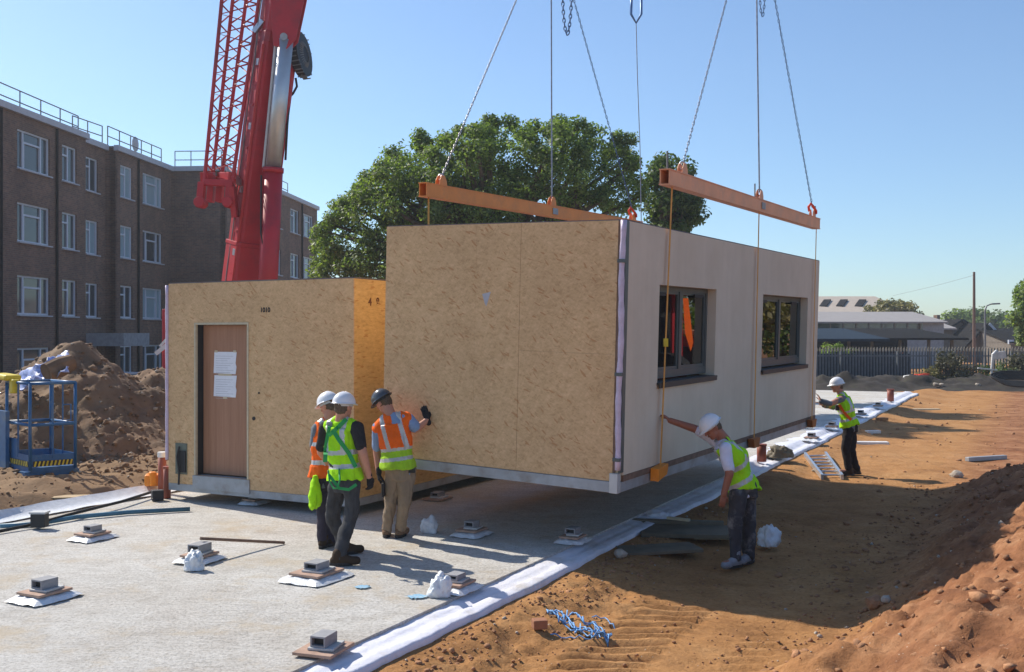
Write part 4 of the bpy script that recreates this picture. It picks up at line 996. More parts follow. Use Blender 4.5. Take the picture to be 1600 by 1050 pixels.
# trees in view behind the lower crown so the sky gaps stay to the edges
cs, rs = [], []
while len(cs) < 60:
    px = rnd.uniform(1012, 1092); py = rnd.uniform(250, 372); f = (px-1052)/42; g = (py-308)/60
    if f*f*.8+g*g > 1 or (py < 285 and not 1020 < px < 1082) or (1075 < px and py < 300): continue
    cs.append(tuple(S(px, py, 37+rnd.uniform(-1.3, 1.3)))); rs.append(rnd.uniform(.26, .5))
tree('broadleaf_tree', 'smaller dark green tree showing above the module roof under the right lifting beam', 'tree', (S(1045, 500, 37).x, 37, -.2), cs, rs, 170, .085, 'leaf_dark', .22)
def blob_tree(name, label, cat, cx, cy, w_, h_, Y, n, per, size, mat, group=None, tr=.15, rr=(.3, .55), base_z=-.2):
    cs, rs = [], []
    for _ in range(n):
        while True:
            a, b_, c = (rnd.uniform(-1, 1) for _ in range(3))
            if a*a+b_*b_+c*c < 1: break
        cs.append(tuple(S(cx+a*w_*(.85+.3*math.sin(c*5)), cy+b_*h_, Y+c*w_/FPX*Y*.8))); rs.append(rnd.uniform(*rr))
    return tree(name, label, cat, (S(cx, 500, Y).x, Y, base_z), cs, rs, per, size, mat, tr, group)
blob_tree('broadleaf_tree', 'sunlit green tree at the right edge of the picture beyond the fence', 'tree', 1612, 488, 34, 52, 56, 60, 150, .12, 'leaf_green', rr=(.35, .7))
blob_tree('bush', 'dry yellowish bush growing between the two shed roofs', 'bush', 1400, 484, 50, 12, 96, 46, 90, .15, 'leaf_yellow', rr=(.3, .6))
for i, (px, py, w_, h_, Y, lb) in enumerate(((1497, 503, 24, 14, 130, 'pale green tree line hump left of the pole'), (1530, 500, 22, 16, 140, 'rounded far tree directly behind the lamp post'), (1562, 507, 26, 14, 135, 'dark far tree right of the lamp post'), (1590, 506, 22, 14, 130, 'far tree behind the house roof at the right edge'), (1640, 500, 40, 22, 130, 'far tree just past the right edge'))):
    blob_tree('far_tree', lb, 'tree', px, py, w_, h_, Y, 34, 70, .26, ('leaf_green', 'leaf_green', 'leaf_dark', 'leaf_dark', 'leaf_green')[i], 'far trees on the skyline', rr=(.7, 1.3))
for i, (px, py, w_, h_, Y, mt, lb) in enumerate(((1304, 550, 24, 14, 50.5, 'leaf_green', 'grey green shrub in front of the canopy beside the raised module'), (1478, 576, 26, 30, 47.6, 'leaf_brush', 'tangled brown brush growing through the palisade fence'), (1450, 590, 16, 16, 47.2, 'leaf_yellow', 'light green weeds at the foot of the brush'), (1508, 588, 26, 15, 47.3, 'leaf_brush', 'dark scrub between the brush and the white scrap'), (1566, 588, 36, 18, 47.6, 'leaf_dark', 'dark green scrub behind the coil of pipe'), (1588, 575, 18, 24, 47.8, 'leaf_brush', 'brown brush over the fence at the right edge'))):
    blob_tree('shrub', lb, 'shrub', px, py, w_, h_, Y, 26, 80, .06, mt, tr=.04, rr=(.18, .36))

for i, (x_, y_, lb) in enumerate(((22.5, 25.5, 'nearest'), (24.8, 33.5, 'middle'), (29.5, 40.5, 'farthest'))):
    cs = []; rs = []
    for _ in range(70):
        v_ = rng.normal(size=3); v_ /= np.linalg.norm(v_); v_ *= rng.random()**.35; cs.append((x_+v_[0]*3.3, y_+v_[1]*3.3, 4.0+v_[2]*3.8)); rs.append(rnd.uniform(.6, 1.1))
    tree('broadleaf_tree', lb+' of three leafy trees just outside the right edge, mirrored in the module windows', 'tree', (x_, y_, -.2), cs, rs, 90, .16, 'leaf_green' if i != 1 else 'leaf_yellow', .2, 'trees to the right of the site')
# ------------------------------------------------------------ sheds, houses, fence, poles
def shed(label, x0, x1, zE, zR, Y0, Y1, roofmat, wallmat, name='shed', gable=False, parts=None, base=None):
    t = thing(name, label, name.replace('_', ' '), loc=((x0+x1)/2, Y0, -.2))
    MB().bb((x0+.2, Y0+.3, -.2), (x1-.2, Y1-.3, zE)).build('wall', wallmat, t)
    ym = (Y0+Y1)/2; m = MB()
    m.prism([(Y0, zE), (ym, zR), (Y1, zE), (Y1, zE-.12), (ym, zR-.12), (Y0, zE-.12)], (x0, 0, 0), Y3, Z3, (x1-x0, 0, 0)); m.build('roof', roofmat, t)
    MB().prism([(Y0+.3, zE-.13), (ym, zR-.14), (Y1-.3, zE-.13)], (x0+.2, 0, 0), Y3, Z3, (x1-x0-.4, 0, 0)).build('gable', wallmat, t)
    return t
Z_ = lambda py, Y: CZ-(py-HY)/FPX*Y
X_ = lambda px, Y: (px-CX)/FPX*Y
t = shed('far warehouse with a tan corrugated roof and three dark rooflights', X_(1180, 110), X_(1388, 110), Z_(489, 108), Z_(463, 114), 104, 124, 'roof_tan', 'wall_far', 'warehouse')
for px in (1286, 1312, 1341):
    p0, p1 = S(px, 479, 107.3), S(px+7, 469, 111.2); MB().bar(p0, p1, .75, .2).build('rooflight', 'roof_dark', t)
t = shed('long low shed with a pale grey pitched roof, gable end towards the houses', X_(1200, 78), X_(1452, 78), Z_(503, 76), Z_(487, 81), 74.6, 88, 'roof_pale', 'wall_grey', 'shed')
MB().bb((X_(1270, 75), 74.80, Z_(517, 75)), (X_(1440, 75), 74.88, Z_(505.5, 75))).build('window_band', 'dark_glass', t)
for k in range(9): xx = X_(1275+k*20, 75); MB().bb((xx, 74.74, Z_(520, 75)), (xx+.09, 74.79, Z_(504, 75))).build('mullion', 'wall_far', t)
t = thing('open_canopy', 'dark open sided canopy with a bluish left end standing behind the palisade fence', 'canopy', loc=(X_(1370, 60), 60, -.2))
MB().prism([(58, Z_(528, 60)), (66, Z_(513, 66)), (66, Z_(515, 66)), (58, Z_(531, 60))], (X_(1366, 60), 0, 0), Y3, Z3, (X_(1490, 60)-X_(1366, 60), 0, 0)).build('roof', 'roof_dark', t)
MB().prism([(57, Z_(529, 60)), (65, Z_(513, 65)), (65, Z_(515, 65)), (57, Z_(533, 60))], (X_(1180, 60), 0, 0), Y3, Z3, (X_(1361, 60)-X_(1180, 60), 0, 0)).build('roof', 'roof_blue', t)
MB().bb((X_(1180, 60), 68, -.2), (X_(1500, 60), 68.2, 2.4)).build('back_wall', 'roof_dark', t)
for px in (1290, 1325, 1361, 1405, 1450, 1486): MB().bb((X_(px, 58.5), 58.5, -.2), (X_(px, 58.5)+.14, 58.64, Z_(531, 60))).build('post', 'wall_far', t)
one(MB().bb((X_(1402, 62), 62, -.2), (X_(1413, 62), 62.8, 1.1)).bb((X_(1403, 62), 61.9, 1.11), (X_(1411, 62), 62.6, 1.2)), 'storage_drum', 'lug_rust', 'small rust orange drum standing under the dark canopy', 'drum', bevel=.03)
one(MB().bb((X_(1366, 62), 61.5, -.2), (X_(1388, 62), 63.2, .75)).bb((X_(1368, 62), 61.7, .76), (X_(1385, 62), 63, .85)), 'pallet_stack', 'wall_grey', 'low grey stack under the dark canopy above the fence', 'stack')
# houses
def house(label, xL, xR, ya, zE, zR, roofm, Y, facing='gable'):
    t = thing('house', label, 'house', loc=((xL+xR)/2, Y, -.2)); xm = (xL+xR)/2
    MB().prism([(xL, -.2), (xR, -.2), (xR, zE), (xm, zR), (xL, zE)], (0, Y, 0), X3, Z3, (0, 10, 0)).build('wall', 'wall_far', t)
    for a, b_ in (((xL-.5, zE-.35), (xm, zR+.1)), ((xm, zR+.1), (xR+.5, zE-.35))):
        m = MB(); m.bar(Vector((a[0], Y+4.7, a[1]+.1)), Vector((b_[0], Y+4.7, b_[1]+.1)), 10.6, .16, up=(0, 0, 1)); m.build('roof', roofm, t)
        if a[0] > xL and 'pale sloping' in label: MB().bar(Vector((a[0], Y-.66, a[1]+.08)), Vector((b_[0], Y-.66, b_[1]+.08)), .06, .22, up=(0, 0, 1)).build('bargeboard', 'fascia_grey', t)
    return t
Yh = 88
h1 = house('dark gabled house with a pale sloping verge behind the lamp post', X_(1508, Yh), X_(1572, Yh), 0, Z_(543, Yh), Z_(509, Yh), 'roof_dark', Yh)
h2 = house('wide brown house with a low roof left of the wooden pole', X_(1452, 92), X_(1548, 92), 0, Z_(531, 92), Z_(503, 92), 'roof_dark', 92)
MB().bb((X_(1464, 95), 95, Z_(503, 95)), (X_(1469, 95), 95.8, Z_(492, 95))).build('chimney', 'brick', h2)
h3 = shed('dark roofed house at the right edge with a small white window', X_(1560, 84), X_(1640, 84), Z_(534, 84), Z_(513, 88), 82, 94, 'roof_dark', 'wall_far', 'house')
MB().bb((X_(1577, 82), 82.1, Z_(537.5, 82)+0), (X_(1585, 82), 82.26, Z_(531.0, 82))).build('window', 'window_white', h3)
h4 = shed('small outbuilding with a pale slatted roof between the shed and the houses', X_(1454, 80), X_(1487, 80), Z_(513, 80), Z_(502, 82), 79, 86, 'roof_pale', 'wall_far', 'outbuilding')
# palisade fence
FY = 49.0; fx0, fx1 = X_(1225, FY), X_(1700, FY)
fn = thing('palisade_fence', 'grey steel palisade fence with pale pointed tips running behind the building site', 'fence', loc=((fx0+fx1)/2, FY, -.25))
m = MB(); m2 = MB(); x = fx0; gz = -.3; H_ = Z_(549, FY)
while x < fx1:
    m.add([(x-.035, FY, gz), (x+.035, FY, gz), (x+.035, FY, H_), (x-.035, FY, H_), (x, FY-.02, gz), (x, FY-.02, H_)], [(0, 4, 5, 3), (4, 1, 2, 5), (1, 0, 3, 2)])
    m2.add([(x-.035, FY-.004, H_), (x+.035, FY-.004, H_), (x+.045, FY-.004, H_+.10), (x, FY-.004, H_+.22), (x-.045, FY-.004, H_+.10), (x-.035, FY+.012, H_), (x+.035, FY+.012, H_), (x+.045, FY+.012, H_+.10), (x, FY+.012, H_+.22), (x-.045, FY+.012, H_+.10)], [(0, 1, 2, 3, 4), (9, 8, 7, 6, 5), (0, 5, 6, 1), (1, 6, 7, 2), (2, 7, 8, 3), (3, 8, 9, 4), (4, 9, 5, 0)])
    x += .145
m.build('pales', 'palisade', fn, fix=False); m2.build('pale_tips', 'palisade_tip', fn)
for zz in (.12, H_-.25): MB().bb((fx0, FY+.03, zz), (fx1, FY+.09, zz+.06)).build('rail', 'palisade', fn)
x = fx0
while x < fx1: MB().bb((x, FY+.1, -.3), (x+.1, FY+.2, H_)).build('post', 'palisade', fn); x += 2.75
# dark sheeting and low bank behind/at the fence foot
one(MB().bb((fx0, FY+.5, -.3), (X_(1430, FY), FY+.6, H_-.12)), 'site_sheeting', 'sheeting_dark', 'dark blue grey sheeting hung behind the left half of the palisade fence', 'sheeting')
one(MB().bb((X_(1290, 47), 47.0, .18), (X_(1362, 47), 47.06, .24)).bb((X_(1290, 47), 47.0, -.2), (X_(1290, 47)+.08, 47.08, .3)).bb((X_(1360, 47), 47.0, -.2), (X_(1360, 47)+.08, 47.08, .3)), 'low_rail', 'wall_grey', 'thin pale rail on short posts in front of the fence beside the raised module', 'rail')
# earth bank below the fence, its shade put into the dark soil colour
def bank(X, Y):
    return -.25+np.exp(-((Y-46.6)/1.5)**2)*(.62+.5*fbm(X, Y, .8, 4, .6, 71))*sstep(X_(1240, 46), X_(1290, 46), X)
me = grid_mesh(np.arange(X_(1225, 46), X_(1700, 46), .14), np.arange(43.2, 50, .16), bank, 'earth_bank', 'bank_soil_shade'); tag(link(me, 'earth_bank', fix=False), kind='structure')
# pole and street lamp
p = (X_(1522, 70), 70); t = one(MB().tube([(p[0], p[1], -.2), (p[0], p[1], Z_(425, 70))], [.12, .08], 10), 'utility_pole', 'timber_brown', 'tall thin wooden pole standing beyond the fence', 'pole')
MB().tube([Vector((p[0], 70, Z_(430, 70))), S(1460, 447, 84), S(1395, 462, 100)], .011, 5).build('overhead_wire', 'rail_grey', t)
lx = X_(1539, 66); t = one(MB().tube([(lx, 66, -.2), (lx, 66, Z_(485, 66)), (lx+.12, 66, Z_(478, 66)), (lx+.35, 66, Z_(475.5, 66)), (lx+.55, 66, Z_(475, 66))], [.09, .06, .045, .04, .035], 8), 'street_lamp', 'rail_grey', 'grey street lamp with its arm to the right, beside the wooden pole', 'street lamp')
MB().bar((lx+.42, 66, Z_(475, 66)), (lx+.95, 66, Z_(474.4, 66)), .2, .10).build('lamp_head', 'rail_grey', t, bevel=.02)

hz0 = MB().bb((-110, -6, -1.5), (130, 165, 45)).build('haze', 'haze', fix=True); tag(hz0, kind='stuff')
# ------------------------------------------------------------ soil heap, yard
def heap(X, Y):
    h = np.full_like(X, -.6)
    for cx, cy, H, r, e in ((-8.9, 20.6, 2.42, 3.3, 1.0), (-9.7, 20.6, 1.70, 2.1, 1.1), (-7.5, 21.7, 1.75, 3.0, 1.0), (-8.4, 24.6, 1.55, 4.2, 1.1), (-10.6, 20.4, .7, 1.8, 1.0)):
        d = np.hypot(X-cx, (Y-cy)*.95)+fbm(X, Y, .7, 3, .5, 81)*.8
        c = H*np.clip(1-d/r, -.3, 1); c = np.where(c > H*.86, H*.86+(c-H*.86)*.5, c); h = np.maximum(h, c)
    n = np.abs(fbm(X, Y, 1.6, 4, .55, 83))*.17+fbm(X, Y, 4.5, 5, .62, 85)*.10
    return np.where(h > -.2, h+n*np.clip(h+.4, 0, 1)-.08, h)
me = grid_mesh(np.arange(-15.5, -3.5, .055), np.arange(16, 28.5, .06), heap, 'spoil_heap', 'heap_soil')
ho = link(me, 'spoil_heap', fix=False, root=None); tag(ho, 'tall grey brown heap of dug soil behind the blue lift cage', 'soil heap')
def hz_(x, y): return float(heap(np.array([x]), np.array([y]))[0])
def on_heap(px, py, Y0=16.2, Y1=25.):
    y = Y0
    while y < Y1:
        p = S(px, py, y)
        if max(hz_(p.x, p.y), hg(p.x, p.y)) > p.z: return p
        y += .03
    return S(px, py, 20.6)
# draped blue-white plastic and a broken lump of concrete pipe on the heap
def drape(px0, px1, py0, py1, name, mat, label, base_y):
    A = []; nx, ny = 26, 14; m = MB()
    for j in range(ny):
        for i in range(nx):
            fx, fy = i/(nx-1), j/(ny-1)
            px = px0+(px1-px0)*fx; top = py1+(py0-py1)*fx; py = top+(22+12*fx)*fy
            p = S(px, py, base_y-.9*fy+.18*math.sin(fx*9+fy*3)); n1 = mnoise.fractal(Vector((fx*5, fy*4, 2.)), 1, 2, 4); p += Vector((0, -.16*n1, .10*n1)); m.v.append(tuple(p))
    m.n = len(m.v)
    for j in range(ny-1):
        for i in range(nx-1): a_ = j*nx+i; m.f.append((a_, a_+1, a_+1+nx, a_+nx)); m.m.append(0)
    o = one(m, name, mat, label, 'plastic sheet', smooth=True, fix=False); s_ = o.modifiers.new('thick', 'SOLIDIFY'); s_.thickness = .012; return o
drape(22, 108, 548, 590, 'plastic_sheet', 'plastic_blue', 'crumpled blue and white plastic sheet on the left shoulder of the soil heap', 19.2)
a_, b__ = S(72, 582, 18.2), S(112, 566, 18.6); m = MB(); m.tube([a_, a_.lerp(b__, .5), b__], [.17, .19, .15], 12); m.tube([a_+(a_-b__).normalized()*.006, a_+(b__-a_).normalized()*.1], [.11, .11], 12)
one(m, 'clay_log', 'heap_soil', 'log shaped lump of clay lying across the top left of the soil heap', 'log', smooth=False)
# planks in the yard
for px, py, l_, w_, ang, lb, cat in ((98, 769, .95, .24, 8, 'short pale plank on the brown yard near the lift cage', 'plank'), (172, 774, 1.0, .5, -12, 'wide pale board lying beside the slab edge', 'board'), (20, 786, .7, .2, 20, 'small board at the left edge of the picture by the slab', 'board')):
    p = G(px, py, .10); p.z = hg(p.x, p.y)+.03
    one(MB().box(p, (l_, w_, .04), Matrix.Rotation(R(ang), 3, 'Z')), 'timber_'+cat, 'timber_plank', lb, cat, bevel=.004)

# ------------------------------------------------------------ blue lift cage
Yc = 15.6; sc_ = Yc/FPX
c0 = S(47, 738, Yc); gzz = c0.z
ang = R(38); dR = Vector((math.cos(ang)*.95, math.sin(ang)*.95, 0)).normalized(); dL = Vector((-math.sin(ang+R(8)), math.cos(ang+R(8)), 0)).normalized()
CM = Matrix.Translation(c0)
lift = thing('lift_cage', 'blue steel access lift cage with hazard striped kickboards beside the soil heap', 'lift cage', M=CM)
LR = .66; LLf = .95; Hc = 1.36
def cp(a, b_, z): return c0+dR*a+dL*b_+Z3*z
m = MB()
for a, b_ in ((0, 0), (LR, 0), (0, LLf), (LR, LLf)):
    MB().tube([cp(a, b_, .02), cp(a, b_, Hc)], .026, 8).build('corner_post', 'blue_paint', lift, smooth=True)
for (a0, b0, a1, b1) in ((0, 0, LR, 0), (0, 0, 0, LLf), (LR, 0, LR, LLf), (0, LLf, LR, LLf)):
    for z in (Hc, .72): MB().tube([cp(a0, b0, z), cp(a1, b1, z)], .024, 8).build('guard_rail', 'blue_paint', lift, smooth=True)
    MB().tube([cp((a0+a1)/2, (b0+b1)/2, .2), cp((a0+a1)/2, (b0+b1)/2, Hc)], .015, 6).build('baluster', 'blue_paint', lift)
    MB().bar(cp(a0, b0, .17), cp(a1, b1, .17), .012, .17).build('kickboard', 'blue_paint', lift)
nR = dR.cross(Z3).normalized()
for p, q_, nn in ((cp(.04, 0, .12), cp(LR-.04, 0, .12), nR), (cp(0, .04, .12), cp(0, LLf-.2, .12), -dR)):
    L_ = (q_-p).length; k = 10; m = MB()
    kk = MB().bar(p+nn*.012, q_+nn*.012, .010, .085).build('stripe_panel', 'black', lift)
    for i in range(k):
        f0 = (i+.15)/k; f1_ = (i+.6)/k; a_ = p.lerp(q_, f0)+nn*.0185; b2 = p.lerp(q_, f1_)+nn*.0185; sh = (q_-p).normalized()*(L_/k*.35)
        mm = MB(); mm.add([a_-Z3*.04+sh*0, b2-Z3*.04, b2+Z3*.04+sh, a_+Z3*.04+sh], [(0, 1, 2, 3)]); mm.build('hazard_stripe', 'yellow_paint', kk, fix=False)
MB().add([cp(0, 0, .06), cp(LR, 0, .06), cp(LR, LLf, .06), cp(0, LLf, .06), cp(0, 0, .0), cp(LR, 0, .0), cp(LR, LLf, .0), cp(0, LLf, .0)], [(0, 1, 2, 3), (7, 6, 5, 4), (0, 4, 5, 1), (1, 5, 6, 2), (2, 6, 7, 3), (3, 7, 4, 0)]).build('deck', 'blue_paint', lift)
MB().bar(cp(0, .5, .36), cp(0, .94, .36), .012, .24).build('side_panel', 'blue_paint', lift); MB().bar(cp(-.06, .75, .45), cp(-.06, 1.5, .45), .06, .9).build('side_panel', 'blue_paint', lift)
MB().bar(cp(-.02, .62, Hc+.07), cp(-.02, 1.25, Hc+.09), .26, .09).build('control_box', 'yellow_paint', lift, bevel=.03)
MB().bar(cp(-.02, .5, Hc-.06), cp(-.02, .64, Hc-.06), .12, .22).build('control_bracket', 'yellow_paint', lift, bevel=.02)
m = MB(); pth = [cp(LR*.72, 0, 1.02), cp(LR*.72, 0, .78), cp(LR*.9, 0, .78), cp(LR*.9, 0, 1.02), cp(LR*.72, 0, 1.02)]; m.tube(pth, .012, 6); m.build('gate_loop', 'blue_paint', lift)
m = MB(); m.bar(cp(LR*.5, LLf, .0), cp(LR*.5+.2, LLf+1.6, -.04), .22, .16); m.build('lift_arm', 'blue_paint', lift)
MB().box(cp(LR*.5, LLf*.5, -.05), (.8, .9, .10), Matrix((dR, dL, Z3)).transposed()).build('base_skid', 'blue_paint', lift)

# ------------------------------------------------------------ pipes sticking out of the slab
def pipe(px, pyb, pyt, Y, r_, label, cap, z0=0.0, group=None):
    b_ = S(px, pyb, Y); t = S(px, pyt, Y); b_.z = z0
    o = one(MB().tube([b_, t], r_, 16), 'soil_pipe', 'pipe_terracotta', label, 'pipe', base=b_)
    for p in o.data.polygons: p.use_smooth = len(p.vertices) == 4
    if cap: MB().tube([t-Z3*.02, t+Z3*.055], r_*1.12, 16).build('cap', 'pvc_white', o)
    else: MB().tube([t-Z3*.03, t+Z3*.004], r_*1.1, 16).build('collar', 'pipe_terracotta', o)
Yp = G(253, 772).y
pipe(253.5, 772, 712, Yp+.1, .058, 'tall terracotta pipe with a white cap at the left corner of the lower module', True)
pipe(261, 773, 729, Yp-.35, .052, 'shorter uncapped terracotta pipe in front of the white capped one', False)
pipe(1190, 721, 694, G(1190, 721).y, .085, 'brown pipe standing under the raised module beside the rope end', False)
pipe(1391.5, 627, 608, G(1391, 627).y, .11, 'lone red brown pipe on the far part of the slab', False)
p = G(238, 757, .1); m = MB(); m.box(p+Z3*.07, (.20, .26, .16), Matrix.Rotation(R(15), 3, 'Z')); m.box(p+Vector((.04, -.1, .10)), (.10, .12, .2), Matrix.Rotation(R(30), 3, 'Z'))
one(m, 'orange_case', 'orange_lug', 'small bright orange case on the yard behind the terracotta pipes', 'case', bevel=.02)

# ------------------------------------------------------------ packers on the slab
def pad(px, py, s, label, block='block_grey', rot=0., stack=2, plastic=0, blk=(.20, .14, .085), n=0):
    p = G(px, py); p.z = .004; base = UD; B = Matrix.Rotation(math.atan2(UD.y, UD.x)+rot, 3, 'Z')
    t = thing('levelling_pad', label, 'levelling pad', loc=p, group='levelling pads on the concrete slab')
    z = .006
    if plastic:
        m = MB(); nn = 26; ring = []
        vs = [tuple(p+Vector((0, 0, .045)))]
        for k, rr in enumerate((.25, .32, .40)):
            for i in range(nn):
                a_ = 2*math.pi*i/nn; sq = 1/max(abs(math.cos(a_)), abs(math.sin(a_))); r_ = s*rr*min(sq, 1.3)*1.9*(1+.12*mnoise.noise(Vector((i*.9, k, px))))
                vs.append(tuple(p+B @ Vector((r_*math.cos(a_), r_*.85*math.sin(a_), (.04, .03, .004)[k]+.02*abs(mnoise.noise(Vector((i*1.3, k*2, py))))))))
        fs = [(0, 1+i, 1+(i+1) % nn) for i in range(nn)]
        for k in range(2):
            for i in range(nn): a_ = 1+k*nn+i; b_ = 1+k*nn+(i+1) % nn; fs.append((a_, a_+nn, b_+nn, b_))
        m.add(vs, fs); m.build('plastic_wrap', 'plastic_white', t, smooth=False); z = .05
    m = MB(); m.box(p+Z3*(z+.012), (s, s*.86, .022), B); m.build('base_board', 'ply_pad', t, bevel=.003); z += .024
    if stack > 1:
        B2 = Matrix.Rotation(math.atan2(UD.y, UD.x)+rot+.12, 3, 'Z'); MB().box(p+B2 @ Vector((.01, -.015, z+.010)), (s*.62, s*.55, .018), B2).build('packing_plate', 'steel_pale', t, bevel=.002); z += .020
    m = MB(); bw, bd, bh = blk; bh *= .82; tt = .012                      # open ended steel box packer
    for k in (-1, 1):
        m.box(p+B @ Vector((0, k*(bd/2-tt/2), z+bh/2)), (bw, tt, bh-.002), B)
    m.box(p+B @ Vector((0, 0, z+tt/2)), (bw-.001, bd-2*tt-.001, tt), B); m.box(p+B @ Vector((0, 0, z+bh+.003)), (bw, bd, tt), B)
    m.build('packer_block', block, t); MB().box(p+B @ Vector((.02, 0, z+bh/2)), (bw*.8, bd-2*tt-.002, bh-2*tt), B).build('packer_core', 'black', t)
    return t, p, z+bh
t1_, p1, z1_ = pad(70, 935, .34, 'levelling pad with red and white plastic wrap at the lower left of the slab', plastic=1, blk=(.17, .13, .085))
pad(145, 842, .30, 'levelling pad near the black block at the left slab edge', plastic=1, blk=(.15, .12, .06))
t3_, p3, z3_ = pad(312, 876, .30, 'levelling pad under the clear plastic bag and the dark bar', plastic=1, rot=.1)
pad(495, 904, .40, 'levelling pad in front of the boots of the nearest worker', plastic=1, blk=(.19, .15, .07))
pad(506, 1018, .36, 'nearest levelling pad, on the membrane at the bottom of the picture', plastic=0, blk=(.18, .12, .085), rot=.15)
pad(398, 787, .26, 'levelling pad under the front edge of the lower module', plastic=1, blk=(.2, .16, .09))
pad(737, 836, .30, 'levelling pad with spread plastic in the shade behind the khaki worker', plastic=1, blk=(.14, .12, .07))
pad(895, 847, .26, 'levelling pad in deep shade beside the membrane', plastic=1, blk=(.16, .12, .07))
pad(684, 781, .34, 'levelling pad in the dark gap under the raised module', plastic=0, blk=(.18, .12, .06))
pad(712, 921, .30, 'levelling pad behind the upright plastic bag at the slab edge', plastic=1, blk=(.16, .12, .05))
for i, (px, py) in enumerate(((1215, 712), (1300, 670), (1345, 650), (1372, 637), (1268, 688))):
    pad(px, py, .32, ('far levelling pad by the brown pipe', 'far levelling pad behind the ladder', 'far levelling pad right of the far worker', 'farthest levelling pad in front of the lone red pipe', 'far levelling pad beyond the corner of the raised module')[i], plastic=1, blk=(.18, .14, .07))
p = G(62, 826); m = MB(); m.box(p+Z3*.10, (.17, .12, .16)); bb_ = one(m, 'packer_block', 'black', 'dark upright packer block with a pale top at the left slab edge', 'block', bevel=.006); MB().box(p+Z3*.193, (.19, .14, .022)).build('top_plate', 'steel_pale', bb_)
p = G(246, 782); m = MB(); m.box(p+Z3*.075, (.15, .12, .14), Matrix.Rotation(.5, 3, 'Z')); bb_ = one(m, 'packer_block', 'black', 'dark packer block wrapped in white plastic at the foot of the terracotta pipes', 'block', bevel=.006)
def crumple(px, py, w_, d_, h_, name, mat, label, z=0., lean=(0, 0), seed=1, cat='plastic bag', sub=3):
    p = G(px, py, z); bm = bmesh.new(); bmesh.ops.create_icosphere(bm, subdivisions=sub+1, radius=1)
    for v in bm.verts:
        n1 = mnoise.fractal(v.co*1.7+Vector((seed*3.1, 0, 0)), 1, 2, 5); n2 = mnoise.noise(v.co*5+Vector((seed, 2, 1)))
        s_ = 1+.30*n1+.14*n2+.05*mnoise.noise(v.co*11); zz = max(-.25, v.co.z*s_); v.co = Vector((v.co.x*s_*w_/2+lean[0]*max(0, zz), v.co.y*s_*d_/2+lean[1]*max(0, zz), (zz+.25)*h_/1.25))
    me = bpy.data.meshes.new(name); bm.to_mesh(me); bm.free(); me.polygons.foreach_set('use_smooth', [True]*len(me.polygons)); me.materials.append(MATS[mat]); me.transform(Matrix.Translation(p))
    return tag(link(me, name, root=at(p)), label, cat)
crumple(303, 890, .20, .15, .18, 'plastic_bag', 'plastic_white', 'clear crumpled plastic bag hanging over the pad with the dark bar', seed=2)
crumple(686, 932, .20, .13, .20, 'plastic_bag', 'plastic_white', 'upright white plastic bag on the slab edge near the bottom centre', lean=(.03, 0), seed=5)
crumple(671, 832, .20, .16, .17, 'plastic_bag', 'plastic_white', 'white plastic scrap just right of the khaki worker', seed=7)
crumple(1201, 852, .24, .22, .24, 'plastic_bag', 'plastic_white', 'bright crumpled white bag on the shaded earth right of the bending worker', z=-.17, seed=9)
crumple(1026, 812, .42, .3, .12, 'plastic_bag', 'membrane', 'flap of white membrane bunched up beside the dark planks', z=-.1, seed=12)
crumple(1220, 714, .5, .35, .22, 'dark_bundle', 'tarp_dark', 'dark bundle under the far corner of the raised module', z=0, seed=13, cat='bundle')
# bar resting on the pad, tip on the slab
a_ = G(444, 850); a_.z = .015; b__ = p3+Vector((.02, .1, z3_+.035)); one(MB().tube([b__+(b__-a_)*.05, a_], .016, 8), 'steel_bar', 'timber_brown', 'long dark steel bar propped on the pad with its tip on the slab', 'bar', base=a_)
MB_ = MB(); pts = [G(0, 826)+Z3*.03, G(60, 822)+Z3*.03, G(120, 812)+Z3*.035, G(200, 804)+Z3*.03, G(297, 799)+Z3*.03]
one(MB_.tube(pts, .028, 8), 'blue_hose', 'sheet_blue', 'dull blue hose lying along the left edge of the slab', 'hose', smooth=True)
MB_ = MB(); pts = [G(-40, 838)+Z3*.02, G(0, 834)+Z3*.03, G(55, 824)+Z3*.04, G(110, 806, .05)+Z3*.02, G(190, 786, .05)+Z3*.02, G(240, 770, .05)+Z3*.02]
one(MB_.tube(pts, .02, 8), 'dark_cable', 'rubber', 'thin dark cable between the slab edge and the yard', 'cable', smooth=True)
# blue spray marks
for i, (px, py, w_, h_) in enumerate(((566, 918, .07, .03), (652, 933, .09, .035))):
    p = G(px, py); n_ = 30; m = MB(); m.add([tuple(p+Vector((w_*math.cos(t)*(1+.9*mnoise.noise(Vector((t*4, i, 0)))), h_*2*math.sin(t)*(1+.9*mnoise.noise(Vector((t*4, i, 5)))), .0085))) for t in np.linspace(0, 2*math.pi, n_, endpoint=False)], [tuple(range(n_))])
    one(m, 'spray_mark', 'paint_blue', ('small pale' if i == 0 else 'longer')+' blue spray paint mark on the slab '+('right of the near levelling pad' if i == 0 else 'left of the upright plastic bag'), 'paint mark', fix=False)
# ------------------------------------------------------------ things on the earth
def gz(px, py):
    z = -.2
    for _ in range(4): p = G(px, py, z); z = hg(p.x, p.y)
    return G(px, py, z)
